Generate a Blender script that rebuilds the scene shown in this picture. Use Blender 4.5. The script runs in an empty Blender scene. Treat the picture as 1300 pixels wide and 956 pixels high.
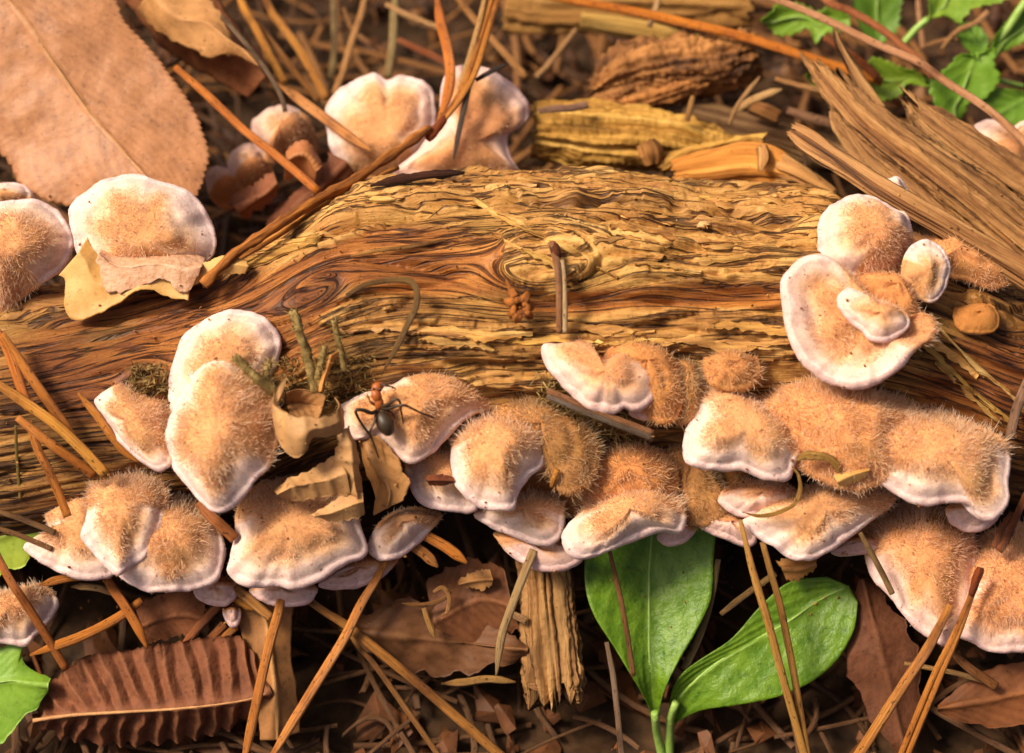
import bpy, math, random
import numpy as np

# ------------------------------------------------------------------ camera, sky, sun, exposure
# one unit of this scene is one centimetre
SC = bpy.context.scene
COL = SC.collection
SC.unit_settings.system = 'METRIC'
SC.unit_settings.scale_length = 0.01
TH = math.radians(58.0)                       # the camera looks down at the log
RIGHT = np.array((1.0, 0.0, 0.0))
UP = np.array((0.0, math.sin(TH), math.cos(TH)))
FWD = np.array((0.0, math.cos(TH), -math.sin(TH)))
CEN = np.array((0.0, 0.0, 2.0))
DIST = 30.0
EYE = CEN - DIST * FWD

cd = bpy.data.cameras.new('camera')
cd.sensor_width = 36.0
cd.lens = 36.0 * DIST / 13.0
cd.clip_start = 0.5
cd.clip_end = 2000.0
cd.dof.use_dof = True
cd.dof.focus_distance = DIST - 0.15
cd.dof.aperture_fstop = 0.155
cam = bpy.data.objects.new('camera', cd)
cam.location = EYE
cam.rotation_euler = (math.radians(90) - TH, 0, 0)
COL.objects.link(cam)
SC.camera = cam

SUN_DIR = np.array((-0.56, 0.04, 0.82)); SUN_DIR /= np.linalg.norm(SUN_DIR)
W = bpy.data.worlds.new('World'); SC.world = W; W.use_nodes = True
wn = W.node_tree.nodes; wl = W.node_tree.links
bg = wn['Background']; bg.inputs[1].default_value = 0.085
sky = wn.new('ShaderNodeTexSky'); sky.sky_type = 'NISHITA'; sky.sun_disc = False
sky.sun_elevation = math.asin(SUN_DIR[2]); sky.sun_rotation = math.radians(274)
sky.dust_density = 9.0; sky.air_density = 0.8; sky.ozone_density = 0.0
wl.new(sky.outputs[0], bg.inputs[0])
sd = bpy.data.lights.new('sun', 'SUN'); sd.energy = 4.2; sd.angle = math.radians(16); sd.color = (1.0, 0.885, 0.70)
so = bpy.data.objects.new('sun', sd); COL.objects.link(so)
from mathutils import Vector
so.rotation_euler = Vector(SUN_DIR).to_track_quat('Z', 'Y').to_euler()
so.location = Vector(SUN_DIR) * 40
SC.view_settings.view_transform = 'Standard'
SC.view_settings.look = 'None'
SC.view_settings.exposure = 0.36
SC.view_settings.gamma = 1.0
SC.render.engine = 'CYCLES'
SC.cycles.use_denoising = True
SC.cycles.max_bounces = 5
SC.cycles.diffuse_bounces = 3
SC.cycles.transmission_bounces = 4
SC.cycles.transparent_max_bounces = 6

rng = np.random.RandomState(7)
random.seed(7)

# ------------------------------------------------------------------ geometry helpers
def P(px, py, d):
    """point seen at photo position px,py that lies d behind the plane of sharpest focus"""
    px = np.asarray(px, float); py = np.asarray(py, float); d = np.asarray(d, float)
    k = (DIST + d) / DIST
    X = (px - 650.0) / 100.0 * k; Y = (478.0 - py) / 100.0 * k
    return CEN + X[..., None] * RIGHT + Y[..., None] * UP + (d + 0 * X)[..., None] * FWD

GZ = -0.5
def ground_d(py):
    """depth of the forest floor under a photo row"""
    Y = (478.0 - np.asarray(py, float)) / 100.0
    return (CEN[2] - GZ + Y * math.cos(TH)) / (math.sin(TH) - Y * math.cos(TH) / DIST)

ZC = 4.0
ZW, ZH, ZX0, ZY0 = 520, 400, -400.0, -300.0
_yy = ZY0 + (np.arange(ZH) + 0.5) * ZC
zbuf = np.repeat(ground_d(_yy)[:, None], ZW, 1)
def project(V):
    r = V - CEN
    d = r @ FWD; k = (DIST + d) / DIST
    return 650 + 100 * (r @ RIGHT) / k, 478 - 100 * (r @ UP) / k, d
def zadd(V):
    px, py, d = project(V)
    i = ((py - ZY0) / ZC).astype(int); j = ((px - ZX0) / ZC).astype(int)
    m = (i >= 0) & (i < ZH) & (j >= 0) & (j < ZW)
    np.minimum.at(zbuf, (i[m], j[m]), d[m])
def surf(px, py):
    i = np.clip(((np.asarray(py, float) - ZY0) / ZC).astype(int), 1, ZH - 2)
    j = np.clip(((np.asarray(px, float) - ZX0) / ZC).astype(int), 1, ZW - 2)
    return np.median(np.stack([zbuf[i + a, j + b] for a in (-1, 0, 1) for b in (-1, 0, 1)]), 0)

def _hash(ix, iy, iz):
    h = (ix * 374761393 + iy * 668265263 + iz * 2147483647) & 0xFFFFFFFF
    h = ((h ^ (h >> 13)) * 1274126177) & 0xFFFFFFFF
    return (h ^ (h >> 16)) & 0xFFFFFFFF
def pn(x, y, z=0.0):
    """gradient noise, about -1..1"""
    x, y, z = np.broadcast_arrays(np.asarray(x, float), np.asarray(y, float), np.asarray(z, float))
    xi = np.floor(x).astype(np.int64); yi = np.floor(y).astype(np.int64); zi = np.floor(z).astype(np.int64)
    xf = x - xi; yf = y - yi; zf = z - zi
    u = xf * xf * xf * (xf * (xf * 6 - 15) + 10); v = yf * yf * yf * (yf * (yf * 6 - 15) + 10); w = zf * zf * zf * (zf * (zf * 6 - 15) + 10)
    out = 0.0
    for dx in (0, 1):
        for dy in (0, 1):
            for dz in (0, 1):
                h = _hash(xi + dx, yi + dy, zi + dz)
                gx = ((h & 255) / 127.5 - 1); gy = (((h >> 8) & 255) / 127.5 - 1); gz = (((h >> 16) & 255) / 127.5 - 1)
                c = gx * (xf - dx) + gy * (yf - dy) + gz * (zf - dz)
                out = out + c * (u if dx else 1 - u) * (v if dy else 1 - v) * (w if dz else 1 - w)
    return out * 1.3
def fbm(x, y, z=0.0, o=4):
    s = 0.0; a = 1.0
    for k in range(o):
        s = s + a * pn(np.asarray(x) * 2**k + 17.3 * k, np.asarray(y) * 2**k + 5.1 * k, np.asarray(z) * 2**k)
        a *= 0.5
    return s
def sstep(a, b, x):
    t = np.clip((x - a) / (b - a), 0, 1)
    return t * t * (3 - 2 * t)
def catmull(pts, n, closed=False):
    p = np.asarray(pts, float)
    if closed:
        q = np.vstack([p[-1:], p, p[:2]]); m = len(p)
    else:
        q = np.vstack([2 * p[0] - p[1], p, 2 * p[-1] - p[-2]]); m = len(p) - 1
    u = np.linspace(0, 1, 14, endpoint=False)[:, None]
    out = []
    for i in range(m):
        a, b, c, d = q[i], q[i + 1], q[i + 2], q[i + 3]
        out.append(0.5 * (2 * b + (c - a) * u + (2 * a - 5 * b + 4 * c - d) * u**2 + (3 * b - a - 3 * c + d) * u**3))
    out = np.vstack(out + ([p[:1]] if closed else [p[-1:]]))
    s = np.concatenate([[0], np.cumsum(np.linalg.norm(np.diff(out[:, :2], axis=0), axis=1))])
    t = np.linspace(0, s[-1], n + (1 if closed else 0))
    r = np.stack([np.interp(t, s, out[:, k]) for k in range(p.shape[1])], 1)
    return r[:-1] if closed else r

def norm(v):
    return v / np.maximum(np.linalg.norm(v, axis=-1, keepdims=True), 1e-9)

def mesh_obj(name, V, faces, mat, parent=None, loc=None, attrs=None, smooth=True, z=True, mats=None, fmat=None):
    """one mesh object from arrays; faces = list of arrays of quads or triangles"""
    V = np.asarray(V, float)
    if z: zadd(V)
    if parent is not None:
        off = np.array(parent['_loc'])
    else:
        off = np.array(loc) if loc is not None else V.mean(0)
    me = bpy.data.meshes.new(name)
    faces = [np.asarray(f, np.int32) for f in faces if len(f)]
    nl = sum(f.size for f in faces); nf = sum(len(f) for f in faces)
    me.vertices.add(len(V)); me.loops.add(nl); me.polygons.add(nf)
    me.vertices.foreach_set('co', (V - off).astype(np.float32).ravel())
    me.loops.foreach_set('vertex_index', np.concatenate([f.ravel() for f in faces]))
    tot = np.concatenate([np.full(len(f), f.shape[1], np.int32) for f in faces])
    st = np.concatenate([[0], np.cumsum(tot)[:-1]]).astype(np.int32)
    me.polygons.foreach_set('loop_start', st)
    me.polygons.foreach_set('use_smooth', np.full(nf, smooth, bool))
    if fmat is not None: me.polygons.foreach_set('material_index', np.asarray(fmat, np.int32))
    me.update(calc_edges=True)
    for k, a in (attrs or {}).items():
        a = np.asarray(a, np.float32)
        if a.ndim == 1:
            me.attributes.new(k, 'FLOAT', 'POINT').data.foreach_set('value', a)
        else:
            me.attributes.new(k, 'FLOAT_VECTOR', 'POINT').data.foreach_set('vector', a.ravel())
    for m in (mats or [mat]): me.materials.append(m)
    o = bpy.data.objects.new(name, me)
    COL.objects.link(o)
    if parent is not None:
        o.parent = parent
        o.color = parent.color
    else:
        o.location = off
        o['_loc'] = [float(q) for q in off]
    return o

def thing(name, loc, label, cat, group=None, color=None):
    o = bpy.data.objects.new(name, None)
    o.empty_display_size = 0.1
    o.location = loc
    o['_loc'] = [float(q) for q in loc]
    COL.objects.link(o)
    return tag(o, label, cat, group, color)
def tag(o, label, cat, group=None, color=None):
    o['label'] = label; o['category'] = cat
    if group: o['group'] = group
    if color is not None: o.color = (*color, 1.0)
    return o

def grid_faces(n, m, wrap=False, off=0):
    i = np.arange(n - 1)[:, None]; j = np.arange(m if wrap else m - 1)[None, :]
    j2 = (j + 1) % m
    return np.stack([off + i * m + j, off + i * m + j2, off + (i + 1) * m + j2, off + (i + 1) * m + j], -1).reshape(-1, 4)
def vnormals(V, quads):
    n = np.zeros_like(V)
    a, b, c = V[quads[:, 0]], V[quads[:, 1]], V[quads[:, 2]]
    f = np.cross(b - a, c - a)
    for k in range(quads.shape[1]): np.add.at(n, quads[:, k], f)
    return norm(n)

# ------------------------------------------------------------------ materials
def newmat(name):
    m = bpy.data.materials.new(name); m.use_nodes = True
    nt = m.node_tree
    return m, nt.nodes, nt.links, nt.nodes['Principled BSDF']
def N(nodes, kind, **kw):
    n = nodes.new('ShaderNode' + kind)
    for k, v in kw.items(): setattr(n, k, v)
    return n
def ramp(nodes, stops, interp='LINEAR'):
    r = nodes.new('ShaderNodeValToRGB'); r.color_ramp.interpolation = interp
    e = r.color_ramp.elements
    while len(e) > 1: e.remove(e[0])
    e[0].position = stops[0][0]; e[0].color = (*stops[0][1], 1)
    for p, c in stops[1:]:
        q = e.new(p); q.color = (*c, 1)
    return r
def noise(nodes, links, vec, scale, detail=4, rough=0.55, dist=0.0):
    n = nodes.new('ShaderNodeTexNoise')
    n.inputs['Scale'].default_value = scale; n.inputs['Detail'].default_value = detail
    n.inputs['Roughness'].default_value = rough; n.inputs['Distortion'].default_value = dist
    if vec is not None: links.new(vec, n.inputs['Vector'])
    return n
def vscale(nodes, links, vec, s):
    m = nodes.new('ShaderNodeMapping'); m.inputs['Scale'].default_value = s
    links.new(vec, m.inputs['Vector']); return m.outputs[0]
def mix(nodes, links, mode, fac, a, b):
    m = nodes.new('ShaderNodeMix'); m.data_type = 'RGBA'; m.blend_type = mode
    for sock, v in ((m.inputs[0], fac), (m.inputs[6], a), (m.inputs[7], b)):
        if isinstance(v, (int, float)): sock.default_value = v
        elif isinstance(v, tuple): sock.default_value = (*v, 1)
        else: links.new(v, sock)
    return m.outputs[2]
def attr(nodes, name):
    a = nodes.new('ShaderNodeAttribute'); a.attribute_name = name; return a
def rng_map(nodes, links, val, a, b, c, d):
    m = nodes.new('ShaderNodeMapRange')
    m.inputs[1].default_value = a; m.inputs[2].default_value = b; m.inputs[3].default_value = c; m.inputs[4].default_value = d
    links.new(val, m.inputs[0]); return m.outputs[0]
def bump(nodes, links, bsdf, h, strength, dist):
    b = nodes.new('ShaderNodeBump'); b.inputs['Strength'].default_value = strength; b.inputs['Distance'].default_value = dist
    links.new(h, b.inputs['Height']); links.new(b.outputs[0], bsdf.inputs['Normal']); return b

def mat_cap():
    m, n, l, b = newmat('felted_cap')
    e = attr(n, 'edge'); co = N(n, 'TexCoord')
    oi = N(n, 'ObjectInfo')
    w = noise(n, l, co.outputs['Object'], 3.0, 5, 0.6)
    add = N(n, 'Math', operation='MULTIPLY_ADD'); l.new(w.outputs[0], add.inputs[0]); add.inputs[1].default_value = 0.45
    sub = N(n, 'Math', operation='SUBTRACT'); l.new(e.outputs['Fac'], sub.inputs[0]); sub.inputs[1].default_value = 0.22
    l.new(sub.outputs[0], add.inputs[2])
    r = ramp(n, [(0.0, (0.68, 0.49, 0.465)), (0.14, (0.75, 0.56, 0.51)), (0.36, (0.755, 0.54, 0.445)), (0.56, (0.73, 0.465, 0.30)), (0.76, (0.68, 0.37, 0.19)), (1.0, (0.60, 0.295, 0.125))])
    l.new(add.outputs[0], r.inputs[0])
    f = noise(n, l, co.outputs['Object'], 22.0, 4, 0.7)
    fr = ramp(n, [(0.3, (0.66, 0.60, 0.55)), (0.6, (1.08, 1.06, 1.04))]); l.new(f.outputs[0], fr.inputs[0])
    c = mix(n, l, 'MULTIPLY', 0.55, r.outputs[0], fr.outputs[0])
    zn = N(n, 'Math', operation='SINE'); zm = N(n, 'Math', operation='MULTIPLY'); l.new(add.outputs[0], zm.inputs[0]); zm.inputs[1].default_value = 21.0; l.new(zm.outputs[0], zn.inputs[0])
    zr = ramp(n, [(0.0, (0.86, 0.82, 0.78)), (1.0, (1.06, 1.05, 1.04))]); zz = rng_map(n, l, zn.outputs[0], -1, 1, 0, 1); l.new(zz, zr.inputs[0])
    c = mix(n, l, 'MULTIPLY', 0.55, c, zr.outputs[0])
    st = noise(n, l, co.outputs['Object'], 1.4, 5, 0.65)
    sm = rng_map(n, l, st.outputs[0], 0.52, 0.72, 0.0, 0.5)
    se = N(n, 'Math', operation='MULTIPLY'); l.new(sm, se.inputs[0]); l.new(e.outputs['Fac'], se.inputs[1])
    c = mix(n, l, 'MIX', se.outputs[0], c, (0.42, 0.26, 0.08))
    gt = noise(n, l, co.outputs['Object'], 13.0, 2, 0.5)
    gr = ramp(n, [(0.27, (0.25, 0.16, 0.10)), (0.31, (1, 1, 1))]); l.new(gt.outputs[0], gr.inputs[0])
    c = mix(n, l, 'MULTIPLY', 0.7, c, gr.outputs[0])
    c = mix(n, l, 'MULTIPLY', 1.0, c, oi.outputs['Color'])
    l.new(c, b.inputs['Base Color'])
    b.inputs['Roughness'].default_value = 0.8
    b.inputs['Specular IOR Level'].default_value = 0.2
    b.inputs['Subsurface Weight'].default_value = 0.35
    b.inputs['Subsurface Radius'].default_value = (0.16, 0.07, 0.04)
    b.inputs['Subsurface Scale'].default_value = 0.6
    f2 = noise(n, l, co.outputs['Object'], 40.0, 3, 0.7)
    bump(n, l, b, f2.outputs[0], 0.5, 0.02)
    return m
def mat_pore():
    m, n, l, b = newmat('pore_surface'); co = N(n, 'TexCoord')
    w = noise(n, l, co.outputs['Object'], 6.0, 4, 0.6)
    r = ramp(n, [(0.3, (0.50, 0.36, 0.36)), (0.7, (0.74, 0.60, 0.58))]); l.new(w.outputs[0], r.inputs[0])
    l.new(r.outputs[0], b.inputs['Base Color']); b.inputs['Roughness'].default_value = 0.75
    b.inputs['Subsurface Weight'].default_value = 0.2; b.inputs['Subsurface Radius'].default_value = (0.12, 0.06, 0.05); b.inputs['Subsurface Scale'].default_value = 0.5
    v = N(n, 'TexVoronoi'); v.inputs['Scale'].default_value = 22; l.new(co.outputs['Object'], v.inputs['Vector'])
    bump(n, l, b, v.outputs['Distance'], 0.25, 0.02)
    return m
def mat_fuzz():
    m, n, l, b = newmat('fuzz_hair')
    t = attr(n, 'tip'); oi = N(n, 'ObjectInfo'); p = attr(n, 'pale')
    r = ramp(n, [(0.0, (0.68, 0.38, 0.15)), (0.35, (0.80, 0.53, 0.32)), (1.0, (0.95, 0.80, 0.66))]); l.new(t.outputs['Fac'], r.inputs[0])
    c = mix(n, l, 'MIX', p.outputs['Fac'], r.outputs[0], (0.77, 0.58, 0.49))
    c = mix(n, l, 'MULTIPLY', 0.8, c, oi.outputs['Color'])
    d = N(n, 'BsdfDiffuse'); tr = N(n, 'BsdfTranslucent'); mx = N(n, 'MixShader'); mx.inputs[0].default_value = 0.55
    l.new(c, d.inputs[0]); l.new(c, tr.inputs[0]); l.new(d.outputs[0], mx.inputs[1]); l.new(tr.outputs[0], mx.inputs[2])
    l.new(mx.outputs[0], n['Material Output'].inputs[0])
    return m
def mat_log():
    m, n, l, b = newmat('weathered_log')
    fl = attr(n, 'flow'); bk = attr(n, 'bark'); rd = attr(n, 'redness'); co = N(n, 'TexCoord')
    F = fl.outputs['Vector']
    def sc(v, k):
        q = N(n, 'Math', operation='MULTIPLY_ADD'); l.new(v, q.inputs[0]); q.inputs[1].default_value = k; q.inputs[2].default_value = -0.5 * k; return q.outputs[0]
    def add(a, c):
        q = N(n, 'Math', operation='ADD'); l.new(a, q.inputs[0]); (l.new(c, q.inputs[1]) if not isinstance(c, float) else setattr(q.inputs[1], 'default_value', c)); return q.outputs[0]
    n1 = noise(n, l, vscale(n, l, F, (0.6, 5.0, 1.0)), 1.0, 5, 0.6, 0.7)
    n2 = noise(n, l, vscale(n, l, F, (1.6, 24.0, 1.0)), 1.0, 6, 0.7, 0.35)
    n6 = noise(n, l, vscale(n, l, F, (3.5, 75.0, 1.0)), 1.0, 4, 0.7, 0.2)
    g = add(add(sc(n1.outputs[0], 0.85), sc(n2.outputs[0], 0.6)), sc(n6.outputs[0], 0.45)); g = add(g, 0.5)
    wood = ramp(n, [(0.16, (0.022, 0.010, 0.004)), (0.30, (0.15, 0.060, 0.014)), (0.46, (0.34, 0.155, 0.032)), (0.60, (0.52, 0.275, 0.065)), (0.80, (0.70, 0.44, 0.15))])
    l.new(g, wood.inputs[0])
    redm = mix(n, l, 'MULTIPLY', rd.outputs['Fac'], wood.outputs[0], (0.92, 0.66, 0.50))
    n3 = noise(n, l, vscale(n, l, F, (1.3, 5.0, 1.0)), 1.0, 8, 0.72, 0.6)
    n7 = noise(n, l, vscale(n, l, F, (2.6, 24.0, 1.0)), 1.0, 6, 0.75, 0.3)
    pl = attr(n, 'plate'); gb = add(add(add(sc(n3.outputs[0], 0.9), sc(n7.outputs[0], 0.55)), sc(pl.outputs['Fac'], 0.30)), 0.5)
    barkc = ramp(n, [(0.14, (0.018, 0.009, 0.003)), (0.28, (0.18, 0.072, 0.014)), (0.42, (0.42, 0.190, 0.040)), (0.60, (0.61, 0.335, 0.094)), (0.85, (0.76, 0.52, 0.22))])
    l.new(gb, barkc.inputs[0])
    c = mix(n, l, 'MIX', bk.outputs['Fac'], redm, barkc.outputs[0])
    # black weathering lines that run with the grain
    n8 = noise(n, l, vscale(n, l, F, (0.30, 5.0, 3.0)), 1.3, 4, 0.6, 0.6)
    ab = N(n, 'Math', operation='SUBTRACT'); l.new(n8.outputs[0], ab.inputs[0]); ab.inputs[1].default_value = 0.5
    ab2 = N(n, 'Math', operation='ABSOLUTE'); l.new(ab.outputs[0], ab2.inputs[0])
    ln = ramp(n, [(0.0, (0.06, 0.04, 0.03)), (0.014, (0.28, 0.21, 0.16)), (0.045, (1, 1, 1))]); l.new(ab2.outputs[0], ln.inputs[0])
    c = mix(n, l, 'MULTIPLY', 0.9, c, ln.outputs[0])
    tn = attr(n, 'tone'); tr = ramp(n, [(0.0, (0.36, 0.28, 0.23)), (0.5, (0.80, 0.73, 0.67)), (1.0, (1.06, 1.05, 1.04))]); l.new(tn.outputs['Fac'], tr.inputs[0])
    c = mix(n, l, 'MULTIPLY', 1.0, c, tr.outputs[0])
    n4 = noise(n, l, co.outputs['Object'], 24.0, 4, 0.7)
    sp = ramp(n, [(0.33, (0.22, 0.17, 0.12)), (0.42, (1, 1, 1))]); l.new(n4.outputs[0], sp.inputs[0])
    c = mix(n, l, 'MULTIPLY', 0.8, c, sp.outputs[0])
    n5 = noise(n, l, co.outputs['Object'], 1.1, 4, 0.6)
    gr = rng_map(n, l, n5.outputs[0], 0.56, 0.75, 0.0, 0.3)
    c = mix(n, l, 'MIX', gr, c, (0.20, 0.14, 0.025))
    l.new(c, b.inputs['Base Color'])
    b.inputs['Roughness'].default_value = 0.55
    b.inputs['Specular IOR Level'].default_value = 0.35
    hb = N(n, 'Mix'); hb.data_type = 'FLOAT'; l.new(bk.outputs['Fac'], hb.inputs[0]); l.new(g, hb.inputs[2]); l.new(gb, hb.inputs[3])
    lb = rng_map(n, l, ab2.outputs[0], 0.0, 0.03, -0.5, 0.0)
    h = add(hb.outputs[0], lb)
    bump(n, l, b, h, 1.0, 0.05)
    return m
def mat_wood(name, stops, along=1.2, across=26.0, rough=0.7):
    """split wood; grain follows the piece's own flow coordinates, tinted by object colour"""
    m, n, l, b = newmat(name)
    fl = attr(n, 'flow'); oi = N(n, 'ObjectInfo')
    n1 = noise(n, l, vscale(n, l, fl.outputs['Vector'], (along * 0.22, across * 0.3, 1.0)), 1.0, 5, 0.6, 0.5)
    n2 = noise(n, l, vscale(n, l, fl.outputs['Vector'], (along * 0.7, across, 1.0)), 1.0, 5, 0.7, 0.2)
    a = N(n, 'Math', operation='MULTIPLY_ADD'); l.new(n2.outputs[0], a.inputs[0]); a.inputs[1].default_value = 0.42
    s = N(n, 'Math', operation='SUBTRACT'); l.new(n1.outputs[0], s.inputs[0]); s.inputs[1].default_value = 0.21
    l.new(s.outputs[0], a.inputs[2])
    n3 = noise(n, l, vscale(n, l, fl.outputs['Vector'], (along * 1.6, across * 2.8, 1.0)), 1.0, 4, 0.7, 0.2)
    a3 = N(n, 'Math', operation='MULTIPLY_ADD'); l.new(n3.outputs[0], a3.inputs[0]); a3.inputs[1].default_value = 0.34
    s3 = N(n, 'Math', operation='SUBTRACT'); l.new(a.outputs[0], s3.inputs[0]); s3.inputs[1].default_value = 0.17; l.new(s3.outputs[0], a3.inputs[2])
    r = ramp(n, stops); l.new(a3.outputs[0], r.inputs[0])
    c = mix(n, l, 'MULTIPLY', 1.0, r.outputs[0], oi.outputs['Color'])
    co = N(n, 'TexCoord'); n4 = noise(n, l, co.outputs['Object'], 20.0, 3, 0.6)
    sp = ramp(n, [(0.28, (0.25, 0.2, 0.15)), (0.36, (1, 1, 1))]); l.new(n4.outputs[0], sp.inputs[0])
    c = mix(n, l, 'MULTIPLY', 0.8, c, sp.outputs[0])
    l.new(c, b.inputs['Base Color']); b.inputs['Roughness'].default_value = rough
    b.inputs['Specular IOR Level'].default_value = 0.3
    bump(n, l, b, a3.outputs[0], 1.0, 0.05)
    return m
def mat_needle():
    m, n, l, b = newmat('dry_needle')
    oi = N(n, 'ObjectInfo'); fl = attr(n, 'flow'); F = fl.outputs['Vector']
    n1 = noise(n, l, vscale(n, l, F, (0.9, 34.0, 1.0)), 1.0, 4, 0.7)
    r = ramp(n, [(0.28, (0.32, 0.22, 0.16)), (0.45, (0.8, 0.76, 0.72)), (0.6, (1.05, 1.05, 1.05)), (0.78, (1.3, 1.45, 1.8))]); l.new(n1.outputs[0], r.inputs[0])
    c = mix(n, l, 'MULTIPLY', 1.0, oi.outputs['Color'], r.outputs[0])
    n2 = noise(n, l, vscale(n, l, F, (9.0, 7.0, 1.0)), 1.6, 2, 0.5)
    sp = ramp(n, [(0.31, (0.10, 0.07, 0.05)), (0.37, (1, 1, 1))]); l.new(n2.outputs[0], sp.inputs[0])
    c = mix(n, l, 'MULTIPLY', 0.85, c, sp.outputs[0])
    n3 = noise(n, l, vscale(n, l, F, (1.1, 0.5, 1.0)), 1.0, 4, 0.6)
    bn = ramp(n, [(0.34, (0.30, 0.22, 0.18)), (0.46, (0.9, 0.86, 0.82)), (0.66, (1.1, 1.18, 1.3))]); l.new(n3.outputs[0], bn.inputs[0])
    c = mix(n, l, 'MULTIPLY', 0.85, c, bn.outputs[0])
    l.new(c, b.inputs['Base Color']); b.inputs['Roughness'].default_value = 0.48
    b.inputs['Specular IOR Level'].default_value = 0.35
    bump(n, l, b, n1.outputs[0], 0.9, 0.035)
    return m
def mat_leaf(name, base, vein, dark, rough=0.55, trans=0.25, spot=0.6, scale=1.0, gloss=0.35, bmp=0.35):
    """leaf blade: 'st' = (along, across, vein strength)"""
    m, n, l, b = newmat(name)
    st = attr(n, 'st'); co = N(n, 'TexCoord'); oi = N(n, 'ObjectInfo')
    sx = N(n, 'SeparateXYZ'); l.new(st.outputs['Vector'], sx.inputs[0])
    n1 = noise(n, l, co.outputs['Object'], 1.6 * scale, 6, 0.65)
    r = ramp(n, [(0.3, dark), (0.6, base)]); l.new(n1.outputs[0], r.inputs[0])
    c = mix(n, l, 'MIX', sx.outputs['Z'], r.outputs[0], vein)
    n2 = noise(n, l, co.outputs['Object'], 14.0, 3, 0.65)
    sp = ramp(n, [(0.28, (0.30, 0.22, 0.17)), (0.42, (1, 1, 1))]); l.new(n2.outputs[0], sp.inputs[0])
    c = mix(n, l, 'MULTIPLY', spot, c, sp.outputs[0])
    c = mix(n, l, 'MULTIPLY', 1.0, c, oi.outputs['Color'])
    l.new(c, b.inputs['Base Color']); b.inputs['Roughness'].default_value = rough
    b.inputs['Specular IOR Level'].default_value = gloss
    n3 = noise(n, l, co.outputs['Object'], 9.0, 4, 0.6)
    bump(n, l, b, n3.outputs[0], bmp, 0.03)
    tr = N(n, 'BsdfTranslucent'); l.new(c, tr.inputs[0])
    mx = N(n, 'MixShader'); mx.inputs[0].default_value = trans
    l.new(b.outputs[0], mx.inputs[1]); l.new(tr.outputs[0], mx.inputs[2]); l.new(mx.outputs[0], n['Material Output'].inputs[0])
    return m
def mat_plain(name, col, col2, scale, rough=0.6, spec=0.3, bmp=0.5):
    m, n, l, b = newmat(name); co = N(n, 'TexCoord')
    n1 = noise(n, l, co.outputs['Object'], scale, 5, 0.65)
    r = ramp(n, [(0.35, col), (0.65, col2)]); l.new(n1.outputs[0], r.inputs[0])
    l.new(r.outputs[0], b.inputs['Base Color']); b.inputs['Roughness'].default_value = rough; b.inputs['Specular IOR Level'].default_value = spec
    bump(n, l, b, n1.outputs[0], bmp, 0.05)
    return m

M_CAP, M_PORE, M_FUZZ, M_LOG, M_NEEDLE = mat_cap(), mat_pore(), mat_fuzz(), mat_log(), mat_needle()
M_SPLIT = mat_wood('split_wood', [(0.22, (0.03, 0.012, 0.005)), (0.38, (0.20, 0.09, 0.03)), (0.52, (0.36, 0.19, 0.07)), (0.68, (0.50, 0.30, 0.125)), (0.85, (0.64, 0.44, 0.22))])
M_YWOOD = mat_wood('yellow_wood', [(0.25, (0.08, 0.035, 0.008)), (0.42, (0.33, 0.18, 0.035)), (0.58, (0.55, 0.34, 0.09)), (0.75, (0.70, 0.50, 0.18))])
M_BARK = mat_wood('rough_bark', [(0.3, (0.035, 0.015, 0.006)), (0.45, (0.16, 0.07, 0.02)), (0.6, (0.30, 0.145, 0.045)), (0.8, (0.42, 0.22, 0.08))], 3.0, 9.0, 0.8)
M_BROWN = mat_leaf('brown_leaf', (0.44, 0.185, 0.078), (0.50, 0.24, 0.09), (0.24, 0.09, 0.036), 0.5, 0.12, 0.6, 2.0)
M_TAN = mat_leaf('tan_leaf', (0.60, 0.325, 0.13), (0.40, 0.21, 0.08), (0.38, 0.18, 0.06), 0.6, 0.2, 0.75, 1.5)
M_DARKLEAF = mat_leaf('dark_leaf', (0.13, 0.05, 0.018), (0.2, 0.09, 0.035), (0.05, 0.02, 0.008), 0.62, 0.08, 0.6, 1.2, 0.25)
M_RED = mat_leaf('red_leaf', (0.24, 0.085, 0.036), (0.28, 0.115, 0.05), (0.11, 0.038, 0.017), 0.72, 0.08, 0.75, 2.6, 0.22, 0.7)
M_GREEN = mat_leaf('green_leaf', (0.135, 0.245, 0.010), (0.19, 0.31, 0.03), (0.06, 0.15, 0.006), 0.40, 0.22, 0.45, 2.2, 0.4, 1.0)
M_LIME = mat_leaf('lime_leaf', (0.36, 0.46, 0.035), (0.48, 0.55, 0.10), (0.24, 0.36, 0.025), 0.45, 0.3, 0.35, 1.5)
M_YFLAP = mat_leaf('papery_flap', (0.72, 0.41, 0.13), (0.74, 0.48, 0.18), (0.56, 0.27, 0.06), 0.5, 0.25, 0.4, 1.6)
M_PINK = mat_leaf('pink_skin', (0.66, 0.39, 0.24), (0.75, 0.60, 0.50), (0.50, 0.22, 0.10), 0.55, 0.1, 0.3, 6.0, 0.35, 1.0)
M_SOIL = mat_plain('soil', (0.018, 0.009, 0.004), (0.07, 0.033, 0.013), 2.5, 0.85, 0.2, 0.8)
M_FLAKE = mat_wood('bark_flake', [(0.22, (0.05, 0.02, 0.006)), (0.38, (0.30, 0.14, 0.035)), (0.52, (0.50, 0.27, 0.075)), (0.75, (0.70, 0.46, 0.18))], 2.0, 12.0, 0.65)
M_MOSS = mat_plain('moss', (0.14, 0.085, 0.022), (0.36, 0.24, 0.085), 9.0, 0.8, 0.2)
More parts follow.
